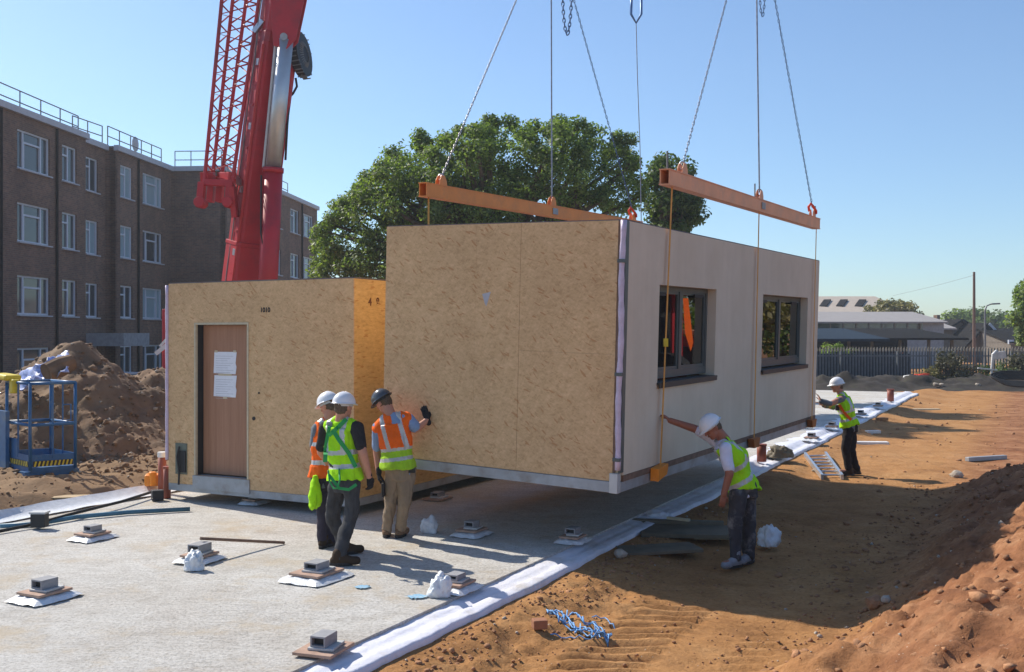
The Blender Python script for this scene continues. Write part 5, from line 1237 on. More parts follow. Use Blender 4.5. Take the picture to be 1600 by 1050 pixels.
# ladder lying on the ground
A_, B_, C_, D_ = (gz(1258, 714), gz(1285, 750), gz(1316, 750), gz(1290, 713))
for q_ in (A_, B_, C_, D_): q_.z += .05
m = MB(); m.bar(A_, B_, .045, .09); m.bar(D_, C_, .045, .09)
la = one(m, 'ladder', 'galv', 'aluminium ladder lying on the earth beside the far worker', 'ladder')
for i in range(7): f = (i+.6)/7.2; MB().tube([A_.lerp(B_, f), D_.lerp(C_, f)], .018, 8).build('rung', 'galv', la)
for i, (px, py, l_, w_, h_, an, mt, lb, nm) in enumerate(((1352, 694, 1.0, .22, .06, -4, 'pvc_white', 'white painted board on the earth right of the far worker', 'board'), (1364, 677, .35, .16, .07, 10, 'pvc_white', 'small white block behind the white board', 'offcut'), (1444, 641, 1.0, .2, .05, 0, 'timber_pale', 'thin pale batten far off on the orange earth', 'batten'), (1541, 719, 1.0, .10, .08, 22, 'steel_grey', 'grey pipe length half buried on the spoil ridge top', 'pipe'), (1378, 657, .3, .2, .08, 30, 'clod', 'dark offcut near the far worker', 'offcut'))):
    p = gz(px, py); p.z += h_/2
    one(MB().box(p, (l_, w_, h_), Matrix.Rotation(R(an), 3, 'Z')), nm if nm != 'pipe' else 'pipe_length', mt, lb, nm, bevel=.006)
# boards and sheeting in the shade under the bending worker
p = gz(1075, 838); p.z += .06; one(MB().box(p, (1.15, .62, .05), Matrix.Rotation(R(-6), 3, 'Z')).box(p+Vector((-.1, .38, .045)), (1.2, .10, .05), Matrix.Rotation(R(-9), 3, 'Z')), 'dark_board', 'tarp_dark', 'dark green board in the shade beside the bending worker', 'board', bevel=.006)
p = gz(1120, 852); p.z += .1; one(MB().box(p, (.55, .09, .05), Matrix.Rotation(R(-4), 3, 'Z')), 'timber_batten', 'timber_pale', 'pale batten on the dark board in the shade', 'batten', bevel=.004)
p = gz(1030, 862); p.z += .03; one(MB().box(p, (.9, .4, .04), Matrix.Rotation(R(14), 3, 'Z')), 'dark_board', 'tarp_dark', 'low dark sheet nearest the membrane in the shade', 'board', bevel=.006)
p = gz(1060, 826); p.z += .12; one(MB().box(p, (.3, .05, .03), Matrix.Rotation(R(-35), 3, 'Z')), 'timber_offcut', 'timber_pale', 'small pale offcut on the dark green board', 'offcut')
# half brick, blue rope tangle
p = gz(843, 981); p.z += .035; one(MB().box(p, (.12, .10, .075), Matrix.Rotation(R(12), 3, 'Z')), 'half_brick', 'brick_red', 'half brick left of the blue rope tangle', 'brick', bevel=.008)
m = MB(); c_ = gz(900, 972)
for k in range(6):
    pts = []; s_ = rnd.uniform(-.12, .12)
    for i in range(26):
        t = i/25; x_ = -.22+.46*t+.03*math.sin(i*.9+k*2); y_ = .10-.34*t+s_*math.sin(t*3.1)+.035*math.sin(i*1.7+k); q_ = Vector((c_.x+x_, c_.y+y_*1.6, 0)); q_.z = hg(q_.x, q_.y)+.02+.035*abs(math.sin(i*.8+k*1.3)); pts.append(q_)
    m.tube(pts, .0065, 5)
for arc in (((925, 968), (945, 968), (958, 980), (967, 997)), ((860, 995), (885, 1000), (905, 998), (935, 1004)), ((925, 975), (938, 983), (945, 990))):
    P_ = [gz(*q_)+Z3*.02 for q_ in arc]; m.tube([P_[0]]+[P_[i].lerp(P_[i+1], f)+Z3*.015*math.sin(i+f*6) for i in range(len(P_)-1) for f in (.33, .66, 1.)], .006, 5)
one(m, 'rope_tangle', 'rope_blue', 'tangle of bright blue rope on the orange earth at the bottom centre', 'rope', smooth=True, base=tuple(c_))
# stones and clods
def rock(p, r_, name, mat, label, seed, cat='stone', sq=.75):
    bm = bmesh.new(); bmesh.ops.create_icosphere(bm, subdivisions=2, radius=1)
    for v in bm.verts: v.co = v.co*(1+.35*mnoise.fractal(v.co*1.1+Vector((seed, 0, 0)), 1, 2, 4)); v.co = Vector((v.co.x*r_, v.co.y*r_*.9, v.co.z*r_*sq))
    me = bpy.data.meshes.new(name); bm.to_mesh(me); bm.free(); me.materials.append(MATS[mat]); me.transform(Matrix.Translation(p)); return tag(link(me, name, root=at(p)), label, cat)
p = gz(1368, 950); rock(p+Z3*.05, .085, 'boulder', 'clod', 'round red brown clod at the foot of the spoil ridge', 3)
p = gz(1384, 945); rock(p+Z3*.05, .045, 'stone', 'stone', 'pale stone just right of the round red brown clod', 5)
p = gz(970, 871); rock(p+Z3*.04, .07, 'stone', 'stone', 'grey stone in the shade near the membrane', 6)
p = gz(1494, 746); rock(p+Z3*.05, .10, 'stone', 'stone', 'pale stone in the sunlit strip by the spoil ridge', 8)
ico = bmesh.new(); bmesh.ops.create_icosphere(ico, subdivisions=1, radius=1); iv = np.array([v.co[:] for v in ico.verts]); if_ = np.array([[v.index for v in f.verts] for f in ico.faces]); ico.free()
def scatter(name, n, sampler, mats, label=None, pale=.05):
    A_ = np.array([sampler() for _ in range(n)]); P_ = np.array([UV(u, v)[:2] for u, v, _ in A_]); Z_s = HG(P_[:, 0], P_[:, 1]); return crumbs(name, P_[:, 0], P_[:, 1], Z_s, A_[:, 2], mats, pale)
def crumbs(name, X, Y, Z, Rr, mats, pale):
    n = len(X); S_ = np.clip(1+.35*rng.normal(size=(n, len(iv))), .5, 1.5); V_ = iv[None]*S_[:, :, None]*Rr[:, None, None]*np.array([1, 1, .75]); a_ = rng.random(n)*6.28
    ca, sa = np.cos(a_)[:, None], np.sin(a_)[:, None]; x, y = V_[:, :, 0]*ca-V_[:, :, 1]*sa, V_[:, :, 0]*sa+V_[:, :, 1]*ca
    V_ = np.stack([x+X[:, None], y+Y[:, None], V_[:, :, 2]+(Z+Rr*.18)[:, None]], -1).reshape(-1, 3)
    F_ = (if_[None]+(np.arange(n)*len(iv))[:, None, None]).reshape(-1, 3); me = bpy.data.meshes.new(name); me.vertices.add(len(V_)); me.vertices.foreach_set('co', V_.ravel()); me.loops.add(F_.size); me.loops.foreach_set('vertex_index', F_.ravel().astype(np.int32)); me.polygons.add(len(F_)); me.polygons.foreach_set('loop_start', np.arange(0, F_.size, 3, dtype=np.int32)); me.polygons.foreach_set('loop_total', np.full(len(F_), 3, np.int32)); me.update(calc_edges=True)
    for q_ in mats: me.materials.append(MATS[q_])
    me.polygons.foreach_set('material_index', np.repeat((rng.random(n) < pale).astype(np.int32), len(if_))); return tag(link(me, name, fix=False), kind='stuff')
def smp1():
    u = rnd.uniform(3.5, 18); v = rnd.uniform(-1.9, 1.6); return u, v, min(.09, .006+abs(rnd.gauss(0, .015)))
def smp2():
    u = rnd.uniform(5, 14)**1.0; v = rnd.uniform(-4.1, -1.6); return u, v, min(.035, .003+abs(rnd.gauss(0, .007)))
def smp3():
    u = rnd.uniform(10, 40); v = rnd.uniform(-4.0, 6); return u, v, min(.08, .008+abs(rnd.gauss(0, .018)))
scatter('ridge_clods', 2400, smp1, ('clod', 'stone')); scatter('earth_crumbs', 1300, smp2, ('clod', 'stone'), pale=.03); scatter('far_crumbs', 600, smp3, ('clod', 'stone'))
def smp4():
    return rnd.uniform(5.5, 14), rnd.triangular(-4.2, -3.4, -4.1), min(.035, .005+abs(rnd.gauss(0, .009)))
scatter('edge_crumbs', 900, smp4, ('clod', 'stone'))
# crumbs on the heap and the yard
X_c = rng.uniform(-13.5, -4.8, 2600); Y_c = rng.uniform(15.6, 22.5, 2600); crumbs('heap_crumbs', X_c, Y_c, np.maximum(heap(X_c, Y_c), HG(X_c, Y_c)), np.minimum(.12, .015+np.abs(rng.normal(size=2600))*.025), ('heap_soil', 'stone'), .10)
def smp5(): return rnd.uniform(7, 17), rnd.uniform(-16, -11.6), min(.06, .006+abs(rnd.gauss(0, .014)))
scatter('yard_crumbs', 1800, smp5, ('heap_soil', 'stone'), pale=.08)
# bits by the fence: pipe coil, white scrap, red and white bags
Yq = 44.; c_ = S(1592, 602, Yq); m = MB()
for k in range(6):
    r_ = .62+.05*k
    m.tube([c_+Vector((math.cos(t)*r_*1.25, .4*math.sin(t)+.05*k, .12+.25*math.sin(t)*r_+.05*k)) for t in np.linspace(0, 2*math.pi, 28)], .045, 6)
one(m, 'pipe_coil', 'rubber', 'coil of black pipe on the ground at the right edge by the fence', 'pipe coil', smooth=True)
m = MB(); c_ = S(1548, 606, 46.8)
m.tube([c_, c_+Vector((.05, 0, .9))], .05, 8); m.tube([c_+Vector((.05, 0, .9)), c_+Vector((.12, 0, 1.55)), c_+Vector((.3, .05, 1.72))], [.06, .09, .06], 8); m.box(c_+Vector((-.15, 0, .86)), (.9, .08, .07), Matrix.Rotation(.1, 3, 'Y')); m.box(c_+Vector((.42, .0, 1.5)), (.55, .06, .34), Matrix.Rotation(-.15, 3, 'Y'))
one(m, 'scrap_stand', 'pvc_white', 'white scrap post with a crossbar leaning against the palisade fence', 'scrap', bevel=.015)
crumple(1425, 597, .9, .4, .32, 'rubble_bag', 'pvc_white', 'small pile of white bags at the foot of the palisade fence', z=.1, seed=21, cat='bags'); crumple(1440, 593, 1.1, .4, .28, 'rubble_bag', 'red_hook', 'red bag behind the white bags by the palisade fence', z=.2, seed=22, cat='bags')
for i, (px, py) in enumerate(((1462, 601), (1470, 602), (1528, 602), (1540, 611))):
    q_ = S(px, py, 45.3); rock(q_, .13, 'stone', 'stone', ('left', 'right')[i % 2]+(' pale stone of the pair below the fence brush', ' pale stone of the pair below the white scrap')[i//2], 30+i)
# ------------------------------------------------------------ people
def remesh(mb, voxel, smooth=3, wr=0.0, wscale=9., seed=0, stretch=(1, 1, .45)):
    me = mb.mesh('tmp'); o = bpy.data.objects.new('tmp', me); COL.objects.link(o)
    r_ = o.modifiers.new('r', 'REMESH'); r_.mode = 'VOXEL'; r_.voxel_size = voxel; r_.use_smooth_shade = True
    s_ = o.modifiers.new('s', 'SMOOTH'); s_.factor = .5; s_.iterations = smooth
    dg = bpy.context.evaluated_depsgraph_get(); dg.update(); out = bpy.data.meshes.new_from_object(o.evaluated_get(dg)); bpy.data.objects.remove(o); bpy.data.meshes.remove(me)
    if wr:
        n = len(out.vertices); co_ = np.empty(n*3, np.float32); nr = np.empty(n*3, np.float32); out.vertices.foreach_get('co', co_); out.vertices.foreach_get('normal', nr)
        co_ = co_.reshape(-1, 3).astype(float); nr = nr.reshape(-1, 3)
        a = co_[:, 0]*wscale*stretch[0]+co_[:, 1]*wscale*.7; b_ = co_[:, 2]*wscale*stretch[2]+co_[:, 0]*2+seed
        w_ = fbm(a, b_, 1., 3, .55, seed)-.35*np.abs(fbm(a*1.7+5, b_*2.2, 1., 3, .5, seed+7))
        co_ += nr*(w_*wr*2)[:, None]; out.vertices.foreach_set('co', co_.ravel().astype(np.float32)); out.update()
    return out
def putmesh(me, name, mats, parent=None, root=None, fn=None):
    me.name = name; me.materials.clear()
    for q_ in mats: me.materials.append(MATS[q_])
    if fn is not None:
        n = len(me.polygons); c = np.empty(n*3, np.float32); me.polygons.foreach_get('center', c); me.polygons.foreach_set('material_index', fn(c.reshape(-1, 3).astype(float)).astype(np.int32))
    me.polygons.foreach_set('use_smooth', np.ones(len(me.polygons), bool)); return link(me, name, parent, fix=False, root=root)
def basis(f, up):
    f = Vector(f).normalized(); up = Vector(up); s_ = f.cross(up).normalized(); u = s_.cross(f).normalized(); return s_, f, u      # right, forward, up
def hand(mb, w_, d, n, curl=.25, r_=1.0, side=1, spread=.05, grow=0.0):
    # palm from the wrist along d, n = palm facing, side = thumb side
    d = Vector(d).normalized(); n = Vector(n); n = (n-d*n.dot(d)).normalized(); s_ = d.cross(n).normalized()*side
    g = grow
    mb.loft([(w_-d*.01, s_*(.027+g), n*(.019+g)), (w_+d*.03, s_*(.036+g), n*(.016+g)), (w_+d*.07, s_*(.042+g), n*(.014+g)), (w_+d*.092, s_*(.040+g), n*(.011+g))], 12)
    for i, (ln, off) in enumerate(((.072, .030), (.080, .010), (.074, -.010), (.058, -.029))):
        b_ = w_+d*.085+s_*off; dd = (d+s_*spread*(1.5-i)).normalized(); ra = (.0092-.0006*(i == 3)*2)+g; p = b_; c = curl*(1+.12*i)
        for k, fr in enumerate((.45, .31, .24)):
            dd = (dd*math.cos(c)+n*math.sin(c)).normalized(); q_ = p+dd*ln*fr; mb.rc(p, ra*(1-.08*k), q_, ra*(.93-.08*k), 8); p = q_
    t0 = w_+d*.022+s_*(.028); dd = (d*.62+s_*.70+n*.35).normalized(); p1 = t0+dd*.042; dd2 = (d*.9+s_*.30+n*(.3+curl*.4)).normalized(); p2 = p1+dd2*.028; p3 = p2+(dd2+n*.15).normalized()*.022
    mb.rc(t0, .0125+g, p1, .0108+g, 8); mb.rc(p1, .0108+g, p2, .0098+g, 8); mb.rc(p2, .0098+g, p3, .0085+g, 8)
def limb(mb, pts, rr, g=0.0, seg=14):
    for (a, ra), (b_, rb) in zip(zip(pts, rr), list(zip(pts, rr))[1:]): mb.rc(a, ra+g, b_, rb+g, seg)
def person(label, P, wear, group=None):
    g = lambda k: Vector(P[k])
    base = (g('AL')+g('AR'))/2; base.z = P['ground']
    root = at(base); hs = P.get('scale', 1.0)
    HR_, HF_, HU_ = basis(P['face'], P.get('headup', (0, 0, 1))); hc = g('head')
    pel, che, nek = g('pel'), g('che'), g('nek'); sl, sr, hl, hr = g('SL'), g('SR'), g('HL'), g('HR')
    shx = (sr-sl).normalized(); hpx = (hr-hl).normalized(); mid = (sl+sr)/2
    spine = [pel-(che-pel).normalized()*.10, pel, pel.lerp(che, .5), che, mid-(mid-che).normalized()*.0, nek]
    def torso(mb, g0, sh=True, bot=0, upto=5):
        dims = [(.135, .105), (.168, .122), (.150, .110), (.172, .124), (.150, .098), (.060, .060)]; rings = []
        for i in range(bot, upto+1):
            t = i/5; ax = hpx.lerp(shx, min(1, max(0, (i-1)/3))).normalized(); d = (spine[min(i+1, 5)]-spine[max(i-1, 0)]).normalized(); ay = ax.cross(d).normalized(); ax = d.cross(ay).normalized(); w_, dd = dims[i]
            k = P.get('bulk', 1.); rings.append((spine[i], ax*(w_*k+g0), ay*(dd*k+g0)))
        mb.loft(rings, 22)
        if upto >= 4 and sh:
            for s_ in (sl, sr): mb.rc(mid.lerp(s_, .35)-(mid-che)*.1, .072+g0, s_-(mid-che).normalized()*.012, .058+g0, 12)
    # body -----------------------------------------------------------------
    m = MB(); torso(m, -.022)
    HB = Matrix((HR_, HF_, HU_)).transposed()
    m.ell(hc+HU_*.02, HB, (.077, .096, .098)); m.ell(hc+HF_*.028-HU_*.045, HB, (.058, .066, .070)); m.ell(hc+HF_*.058-HU_*.085, HB, (.034, .034, .026))
    m.rc(hc+HF_*.090+HU_*.018, .011, hc+HF_*.112-HU_*.018, .014, 8); m.ell(hc+HF_*.078+HU_*.038, HB, (.052, .022, .012)); m.ell(hc+HF_*.088-HU_*.050, HB, (.026, .014, .011))
    for k in (-1, 1): m.ell(hc+HR_*(.079*k)-HF_*.005+HU_*.0, HB, (.012, .020, .033), 8, 6)
    m.rc(hc-HF_*.02-HU_*.05, .060, nek-(mid-che).normalized()*.02, .064, 14)
    for S_, E_, W_k in (('SL', 'EL', 'WL'), ('SR', 'ER', 'WR')): limb(m, [g(S_), g(E_), g(W_k)], [.056, .046, .033])
    for H_k, K_, A_k, T_ in (('HL', 'KL', 'AL', 'TL'), ('HR', 'KR', 'AR', 'TR')): limb(m, [g(H_k), g(K_), g(A_k)], [.062, .040, .030]); m.rc(g(A_k)-Vector((0, 0, .04)), .032, g(T_), .028, 10)
    for k, W_k, E_ in (('hL', 'WL', 'EL'), ('hR', 'WR', 'ER')):
        h = P[k]; hand(m, g(W_k), h['d'], h['n'], h.get('curl', .25), side=h['side'])
    bme = remesh(m, .0065, 3)
    nb = len(bme.vertices)
    skin = wear.get('skin', 'skin')
    # eyes and mouth set into the same mesh
    bm = bmesh.new(); bm.from_mesh(bme)
    def addell(c, rad, mi):
        r0 = bmesh.ops.create_uvsphere(bm, u_segments=8, v_segments=6, radius=1); Mx = Matrix.Translation(c) @ HB.to_4x4() @ Matrix.Diagonal((*rad, 1))
        for v in r0['verts']: v.co = Mx @ v.co
        for v in r0['verts']:
            for f in v.link_faces: f.material_index = mi
    for f in bm.faces: f.material_index = 0
    for k in (-1, 1): addell(hc+HR_*(.031*k)+HF_*.084+HU_*.018, (.013, .010, .007), 1)
    addell(hc+HF_*.098-HU_*.050, (.024, .006, .006), 2)
    bm.to_mesh(bme); bm.free()
    bme.name = 'person'; bme.materials.clear()
    for q_ in (skin, 'eye', 'lip'): bme.materials.append(MATS[q_])
    bme.polygons.foreach_set('use_smooth', np.ones(len(bme.polygons), bool))
    body = link(bme, 'person', None, fix=False, root=root); tag(body, label, 'person', group)
    # hair -------------------------------------------------------------------
    m = MB(); m.ell(hc-HF_*.012+HU_*.025, HB, (.082, .098, .098)); m.ell(hc-HF_*.042-HU_*.02, HB, (.070, .062, .070))
    hm_ = remesh(m, .008, 2, .004, 60, 3)
    bm = bmesh.new(); bm.from_mesh(hm_); kill = [v for v in bm.verts if (v.co-hc).dot(HF_) > .045 and (v.co-hc).dot(HU_) < .06]; bmesh.ops.delete(bm, geom=kill, context='VERTS'); bm.to_mesh(hm_); bm.free(); putmesh(hm_, 'hair', [wear.get('hair', 'hair')], body)
    # hard hat ---------------------------------------------------------------
    hat = wear.get('hat')
    if hat:
        m = MB(); tl = P.get('hattilt', 0); B2 = HB @ Matrix.Rotation(tl, 3, 'X'); hx, hf, hu = (Vector(B2.col[i]) for i in range(3)); c = hc+HU_*.038; nr = 9; seg = 32; vs = []
        prof = [(1.12, -.02, 0), (1.01, .0, 0)]+[(math.cos(t), math.sin(t), 0) for t in np.linspace(.12, 1.5, nr)]
        for (r_, z, _) in prof:
            for i in range(seg):
                a_ = 2*math.pi*i/seg; x, y = math.cos(a_), math.sin(a_); pk = 1.; zz = z
                if r_ > 1.1: pk = 1+.22*max(0, y)**3
                rdg = 1+(.035 if (abs(x) < .14 and r_ < .98) else 0)
                vs.append(c+hx*(x*r_*.108*pk*(1 if pk == 1 else 1/pk**.4))+hf*(y*r_*.130*pk)+hu*(zz*.118*rdg+.002-(.012*max(0, y)**2 if r_ > 1.1 else 0)))
        fs = [];
        for k in range(len(prof)-1):
            for i in range(seg): a_ = k*seg+i; b_ = k*seg+(i+1) % seg; fs.append((a_, b_, b_+seg, a_+seg))
        fs.append(tuple((len(prof)-1)*seg+i for i in range(seg))); m.add(vs, fs); ho_ = m.build('hard_hat', hat, body, smooth=True); s_ = ho_.modifiers.new('t', 'SOLIDIFY'); s_.thickness = .004; s_.offset = -1
        MB().loft([(c-hu*.028, hx*.088, hf*.104), (c-hu*.004, hx*.090, hf*.106)], 24, cap=False).build('head_band', 'black' if hat != 'hat_white' else 'tape_silver', ho_, smooth=True)
    # trousers -------------------------------------------------------------------
    m = MB(); torso(m, .012, bot=0, upto=2) if False else None
    ax = hpx; d = (che-pel).normalized(); ay = ax.cross(d).normalized(); k = P.get('bulk', 1.)
    m.loft([(pel-d*.14, ax*.13*k, ay*.11*k), (pel-d*.03, ax*(.182*k), ay*(.138*k)), (pel+d*.09, ax*(.170*k), ay*(.128*k))], 22)
    for H_k, K_, A_k in (('HL', 'KL', 'AL'), ('HR', 'KR', 'AR')):
        lo = g(A_k).lerp(g(K_), .06); limb(m, [g(H_k), g(K_)], [.098, .074]); limb(m, [g(K_), g(K_).lerp(lo, .5), lo], [.072, .070, .066])
    putmesh(remesh(m, .009, 3, .018, 9., 5), 'trousers', [wear['trousers']], body)
    # shirt -----------------------------------------------------------------------
    m = MB(); torso(m, -.004, upto=5)
    slv = wear.get('sleeve', .74)
    for S_, E_, W_k in (('SL', 'EL', 'WL'), ('SR', 'ER', 'WR')):
        if slv <= 1: limb(m, [g(S_), g(S_).lerp(g(E_), slv)], [.072, .066])
        else: limb(m, [g(S_), g(E_), g(W_k)], [.066, .058, .044])
    putmesh(remesh(m, .008, 3, .012, 10., 9), 'shirt', [wear['shirt']], body)
    # vest --------------------------------------------------------------------------
    if wear.get('vest'):
        m = MB(); torso(m, .026, False, bot=1, upto=4); dn = (pel-che).normalized(); ax2 = hpx; ay2 = ax2.cross(-dn).normalized()
        m.loft([(pel+dn*wear.get('vl', .01), ax2*.212*k, ay2*.170*k), (pel-dn*.05, ax2*.206*k, ay2*.163*k), (pel-dn*.12, ax2*.190*k, ay2*.146*k)], 22)
        for s_ in (sl, sr): m.rc(nek.lerp(s_, .30), .062, s_.lerp(nek, wear.get('vw', .30))+(che-mid).normalized()*.02, wear.get('vr', .074), 12)
        m.loft([(mid-(nek-mid)*.2, shx*.16, shx.cross((nek-mid).normalized())*.10), (nek-(nek-mid)*.12, shx*.075, shx.cross((nek-mid).normalized())*.078)], 18)
        vm = remesh(m, .008, 3, .019, 9., 13)
        o0 = np.array(pel); up = np.array((mid-pel)); Lu = np.linalg.norm(up); up = up/Lu; sx_ = np.array(shx); cm = np.array(mid)
        v1, v2, tp = wear['vest'][:3]
        bands = wear.get('bands', ((.10, .155), (.33, .385))); split = wear.get('split', -9)
        def fn(c):
            z = (c-o0)@up; x = (c-cm)@sx_; mi = np.where(z > split, 1, 0)
            for a_, b_ in bands: mi = np.where((z > a_) & (z < b_), 2, mi)
            top_ = bands[-1][1]; mi = np.where((np.abs(np.abs(x)-.098) < .025) & (z > top_-.02), 2, mi); return mi
        vo = putmesh(vm, 'hi_vis_vest', [v1, v2, tp], body, fn=fn)
        # cut away the shoulder caps and neck so it reads as sleeveless and open
        if wear.get('open'):
            bm = bmesh.new(); bm.from_mesh(vo.data); fr = Vector(wear['open']); 
            kill = [f for f in bm.faces if abs((f.calc_center_median()+base-mid).dot(shx)) < wear.get('gap', .05) and (f.calc_center_median()+base-che.lerp(mid, .2)).dot(fr) > .04]
            bmesh.ops.delete(bm, geom=kill, context='FACES'); bm.to_mesh(vo.data); bm.free()
        # the vest material band mapping is done; keep a BVH for straps
        body_v = vo
    # boots ---------------------------------------------------------------------------
    for A_k, T_ in (('AL', 'TL'), ('AR', 'TR')):
        m = MB(); a_, t_ = g(A_k), g(T_); fl = Vector((t_.x-a_.x, t_.y-a_.y, 0)).normalized(); gd = P['ground']; he = a_-fl*.035; he.z = gd+.05; to = t_.copy(); to.z = gd+.045
        m.rc(a_+Vector((0, 0, .05)), .056, he+fl*.02, .050, 12); m.rc(he, .046, to, .044, 12); m.rc(he+fl*.06+Vector((0, 0, .03)), .046, to-fl*.05, .044, 12)
        bo = putmesh(remesh(m, .007, 2), 'boot', [wear['boots']], body)
        sd = fl.cross(Z3); m = MB(); m.loft([(he+Z3*(-.048)+fl*.06, fl*.125, sd*.046), (he+Z3*(-.018)+fl*.06, fl*.125, sd*.048)], 18); m.build('sole', 'black', bo)
    for k in wear.get('gloves', ()):
        h = P[k]; W_k = 'W'+k[1]; m = MB(); hand(m, g(W_k), h['d'], h['n'], h.get('curl', .25), side=h['side'], grow=.0035); dd = Vector(h['d']).normalized(); m.rc(g(W_k)-dd*.035, .034, g(W_k)+dd*.01, .032, 12); putmesh(remesh(m, .005, 2), 'glove', ['glove_black'], body)
    return body
# --- worker A: nearest, back to camera, lime vest, harness
ya = 10.32
A = dict(ground=0.0, head=S(537, 636, ya), face=(.55, .80, -.08), nek=S(533, 655, ya), che=S(532, 700, ya+.02), pel=S(538, 748, ya),
    SL=S(510, 668, ya+.12), SR=S(557, 667, ya-.08), EL=S(502, 706, ya+.26), WL=S(512, 722, ya+.44), ER=S(567, 708, ya-.12), WR=S(577, 746, ya-.04),
    HL=S(526, 760, ya+.08), HR=S(551, 760, ya-.06), KL=S(521, 812, ya+.20), KR=S(547, 815, ya-.06), AL=S(538, 855, ya+.30), AR=S(528, 873, ya-.22))
A['TL'] = A['AL']+Vector((.16, .05, -.03)); A['TR'] = A['AR']+Vector((.18, .02, -.03))
A['hL'] = dict(d=(.4, .7, -.2), n=(.3, .2, -.9), side=1, curl=.5); A['hR'] = dict(d=(.12, .25, -1), n=(-.7, .6, 0), side=1, curl=.45)
pa_ = person('nearest worker seen from behind in lime vest, white hard hat and green harness', A,
    dict(hat='hat_white', shirt='shirt_black', trousers='trousers_grey', vest=('vest_lime', 'vest_lime', 'tape_silver'), boots='boot_brown', gloves=('hR',), bands=((.11, .155), (.25, .295))))
# harness straps lie on the vest
def on_thing(obj, px, py, off=.012, fallback=10.1):
    bvh = on_thing.c.get(obj.name)
    if bvh is None:
        me = obj.data; Mx = Matrix.Translation(WM[obj.name].translation); bvh = BVHTree.FromPolygons([Mx @ v.co for v in me.vertices], [tuple(p.vertices) for p in me.polygons]); on_thing.c[obj.name] = bvh
    e = Vector((0, 0, CZ)); d = Vector(((px-CX)/FPX, 1, -(py-HY)/FPX)).normalized(); h = bvh.ray_cast(e, d)
    return (h[0]-d*off) if h[0] is not None else S(px, py, fallback)
on_thing.c = {}
vA = [c for c in bpy.data.objects if c.parent == pa_ and c.name.startswith('hi_vis_vest')][0]; tA = [c for c in bpy.data.objects if c.parent == pa_ and c.name.startswith('trousers')][0]
def polyl(obj, pl_, n=6, off=.012):
    out = []
    for (a, b_) in zip(pl_, pl_[1:]):
        for i in range(n): f = i/n; out.append(on_thing(obj, a[0]+(b_[0]-a[0])*f, a[1]+(b_[1]-a[1])*f, off))
    out.append(on_thing(obj, *pl_[-1], off)); return out
def ribbon(pts, w_=.042, th_=.006):
    m = MB(); vs = []; n = len(pts)
    for i, p in enumerate(pts):
        d = (pts[min(i+1, n-1)]-pts[max(i-1, 0)]).normalized(); v = (Vector((0, 0, CZ))-p).normalized(); s_ = d.cross(v).normalized(); nn = s_.cross(d).normalized()
        vs += [p-s_*w_/2, p+s_*w_/2, p+s_*w_/2+nn*th_, p-s_*w_/2+nn*th_]
    fs = [(3, 2, 1, 0), tuple((n-1)*4+k for k in range(4))]
    for i in range(n-1):
        for k in range(4): a_ = i*4+k; b_ = i*4+(k+1) % 4; fs.append((a_, b_, b_+4, a_+4))
    return m.add(vs, fs)
hn = thing('safety_harness', 'green safety harness with a dark clip on the back of the nearest worker', 'harness', loc=A['pel'])
for pl_ in ([(516, 660), (514, 672), (509, 700), (508, 722)], [(520, 672), (530, 688), (545, 708), (556, 730)], [(541, 655), (528, 668), (514, 680)]):
    ribbon(polyl(vA, pl_)).build('harness_strap', 'harness_green', hn)
ribbon([S(514, 742, 10.14), S(530, 763, 10.09), S(545, 765, 10.07), S(557, 757, 10.10)], .03).build('harness_strap', 'harness_green', hn)
m = MB(); pts = [on_thing(vA, 513, 735, .01), S(515, 752, 10.12), S(521, 763, 10.06), S(527, 763, 10.05), S(531, 750, 10.05), on_thing(vA, 530, 733, .012)]
m.tube(pts, .010, 6); m.build('lanyard', 'harness_green', hn, smooth=True)
c_ = on_thing(vA, 515, 665, .016); MB().box(c_, (.055, .02, .075)).build('back_clip', 'block_grey', hn, bevel=.006)
# --- worker B: mostly hidden behind A, orange vest, looking left
yb = 10.95
B = dict(ground=0.0, head=S(514, 634, yb), face=(-.75, .45, -.35), nek=S(514, 654, yb), che=S(511, 700, yb), pel=S(510, 745, yb), SL=S(497, 669, yb-.02), SR=S(529, 665, yb+.1), EL=S(491, 704, yb-.04), WL=S(500, 728, yb+.12), ER=S(536, 700, yb+.2), WR=S(530, 725, yb+.3),
    HL=S(502, 757, yb), HR=S(519, 757, yb+.05), KL=S(504, 806, yb-.03), KR=S(519, 805, yb+.1), AL=S(505, 845, yb), AR=S(517, 842, yb+.1))
B['TL'] = B['AL']+Vector((.02, .16, -.03)); B['TR'] = B['AR']+Vector((.06, .16, -.03)); B['hL'] = dict(d=(.5, .3, -.7), n=(.5, .6, 0), side=-1, curl=.5); B['hR'] = dict(d=(-.3, .6, -.6), n=(0, 0, -1), side=-1, curl=.4)
pb_ = person('worker in an orange vest and white hard hat mostly hidden behind the nearest worker', B, dict(hat='hat_white', shirt='shirt_grey', trousers='trousers_purple', vest=('vest_orange', 'vest_orange', 'tape_silver'), boots='boot_brown', bands=((.13, .18), (.33, .37))))
c_ = S(492, 771, 10.75); m = MB(); m.loft([(c_+Z3*.19, X3*.022, Y3*.03), (c_+Z3*.10, X3*.04, Y3*.05), (c_-Z3*.02, X3*.062, Y3*.075), (c_-Z3*.13, X3*.06, Y3*.08), (c_-Z3*.175, X3*.035, Y3*.05)], 16)
bg_ = putmesh(remesh(m, .008, 2, .015, 16, 3), 'folded_vest', ['vest_lime'], None, at(c_)); tag(bg_, 'folded lime vest hanging at the hip of the hidden worker', 'vest')
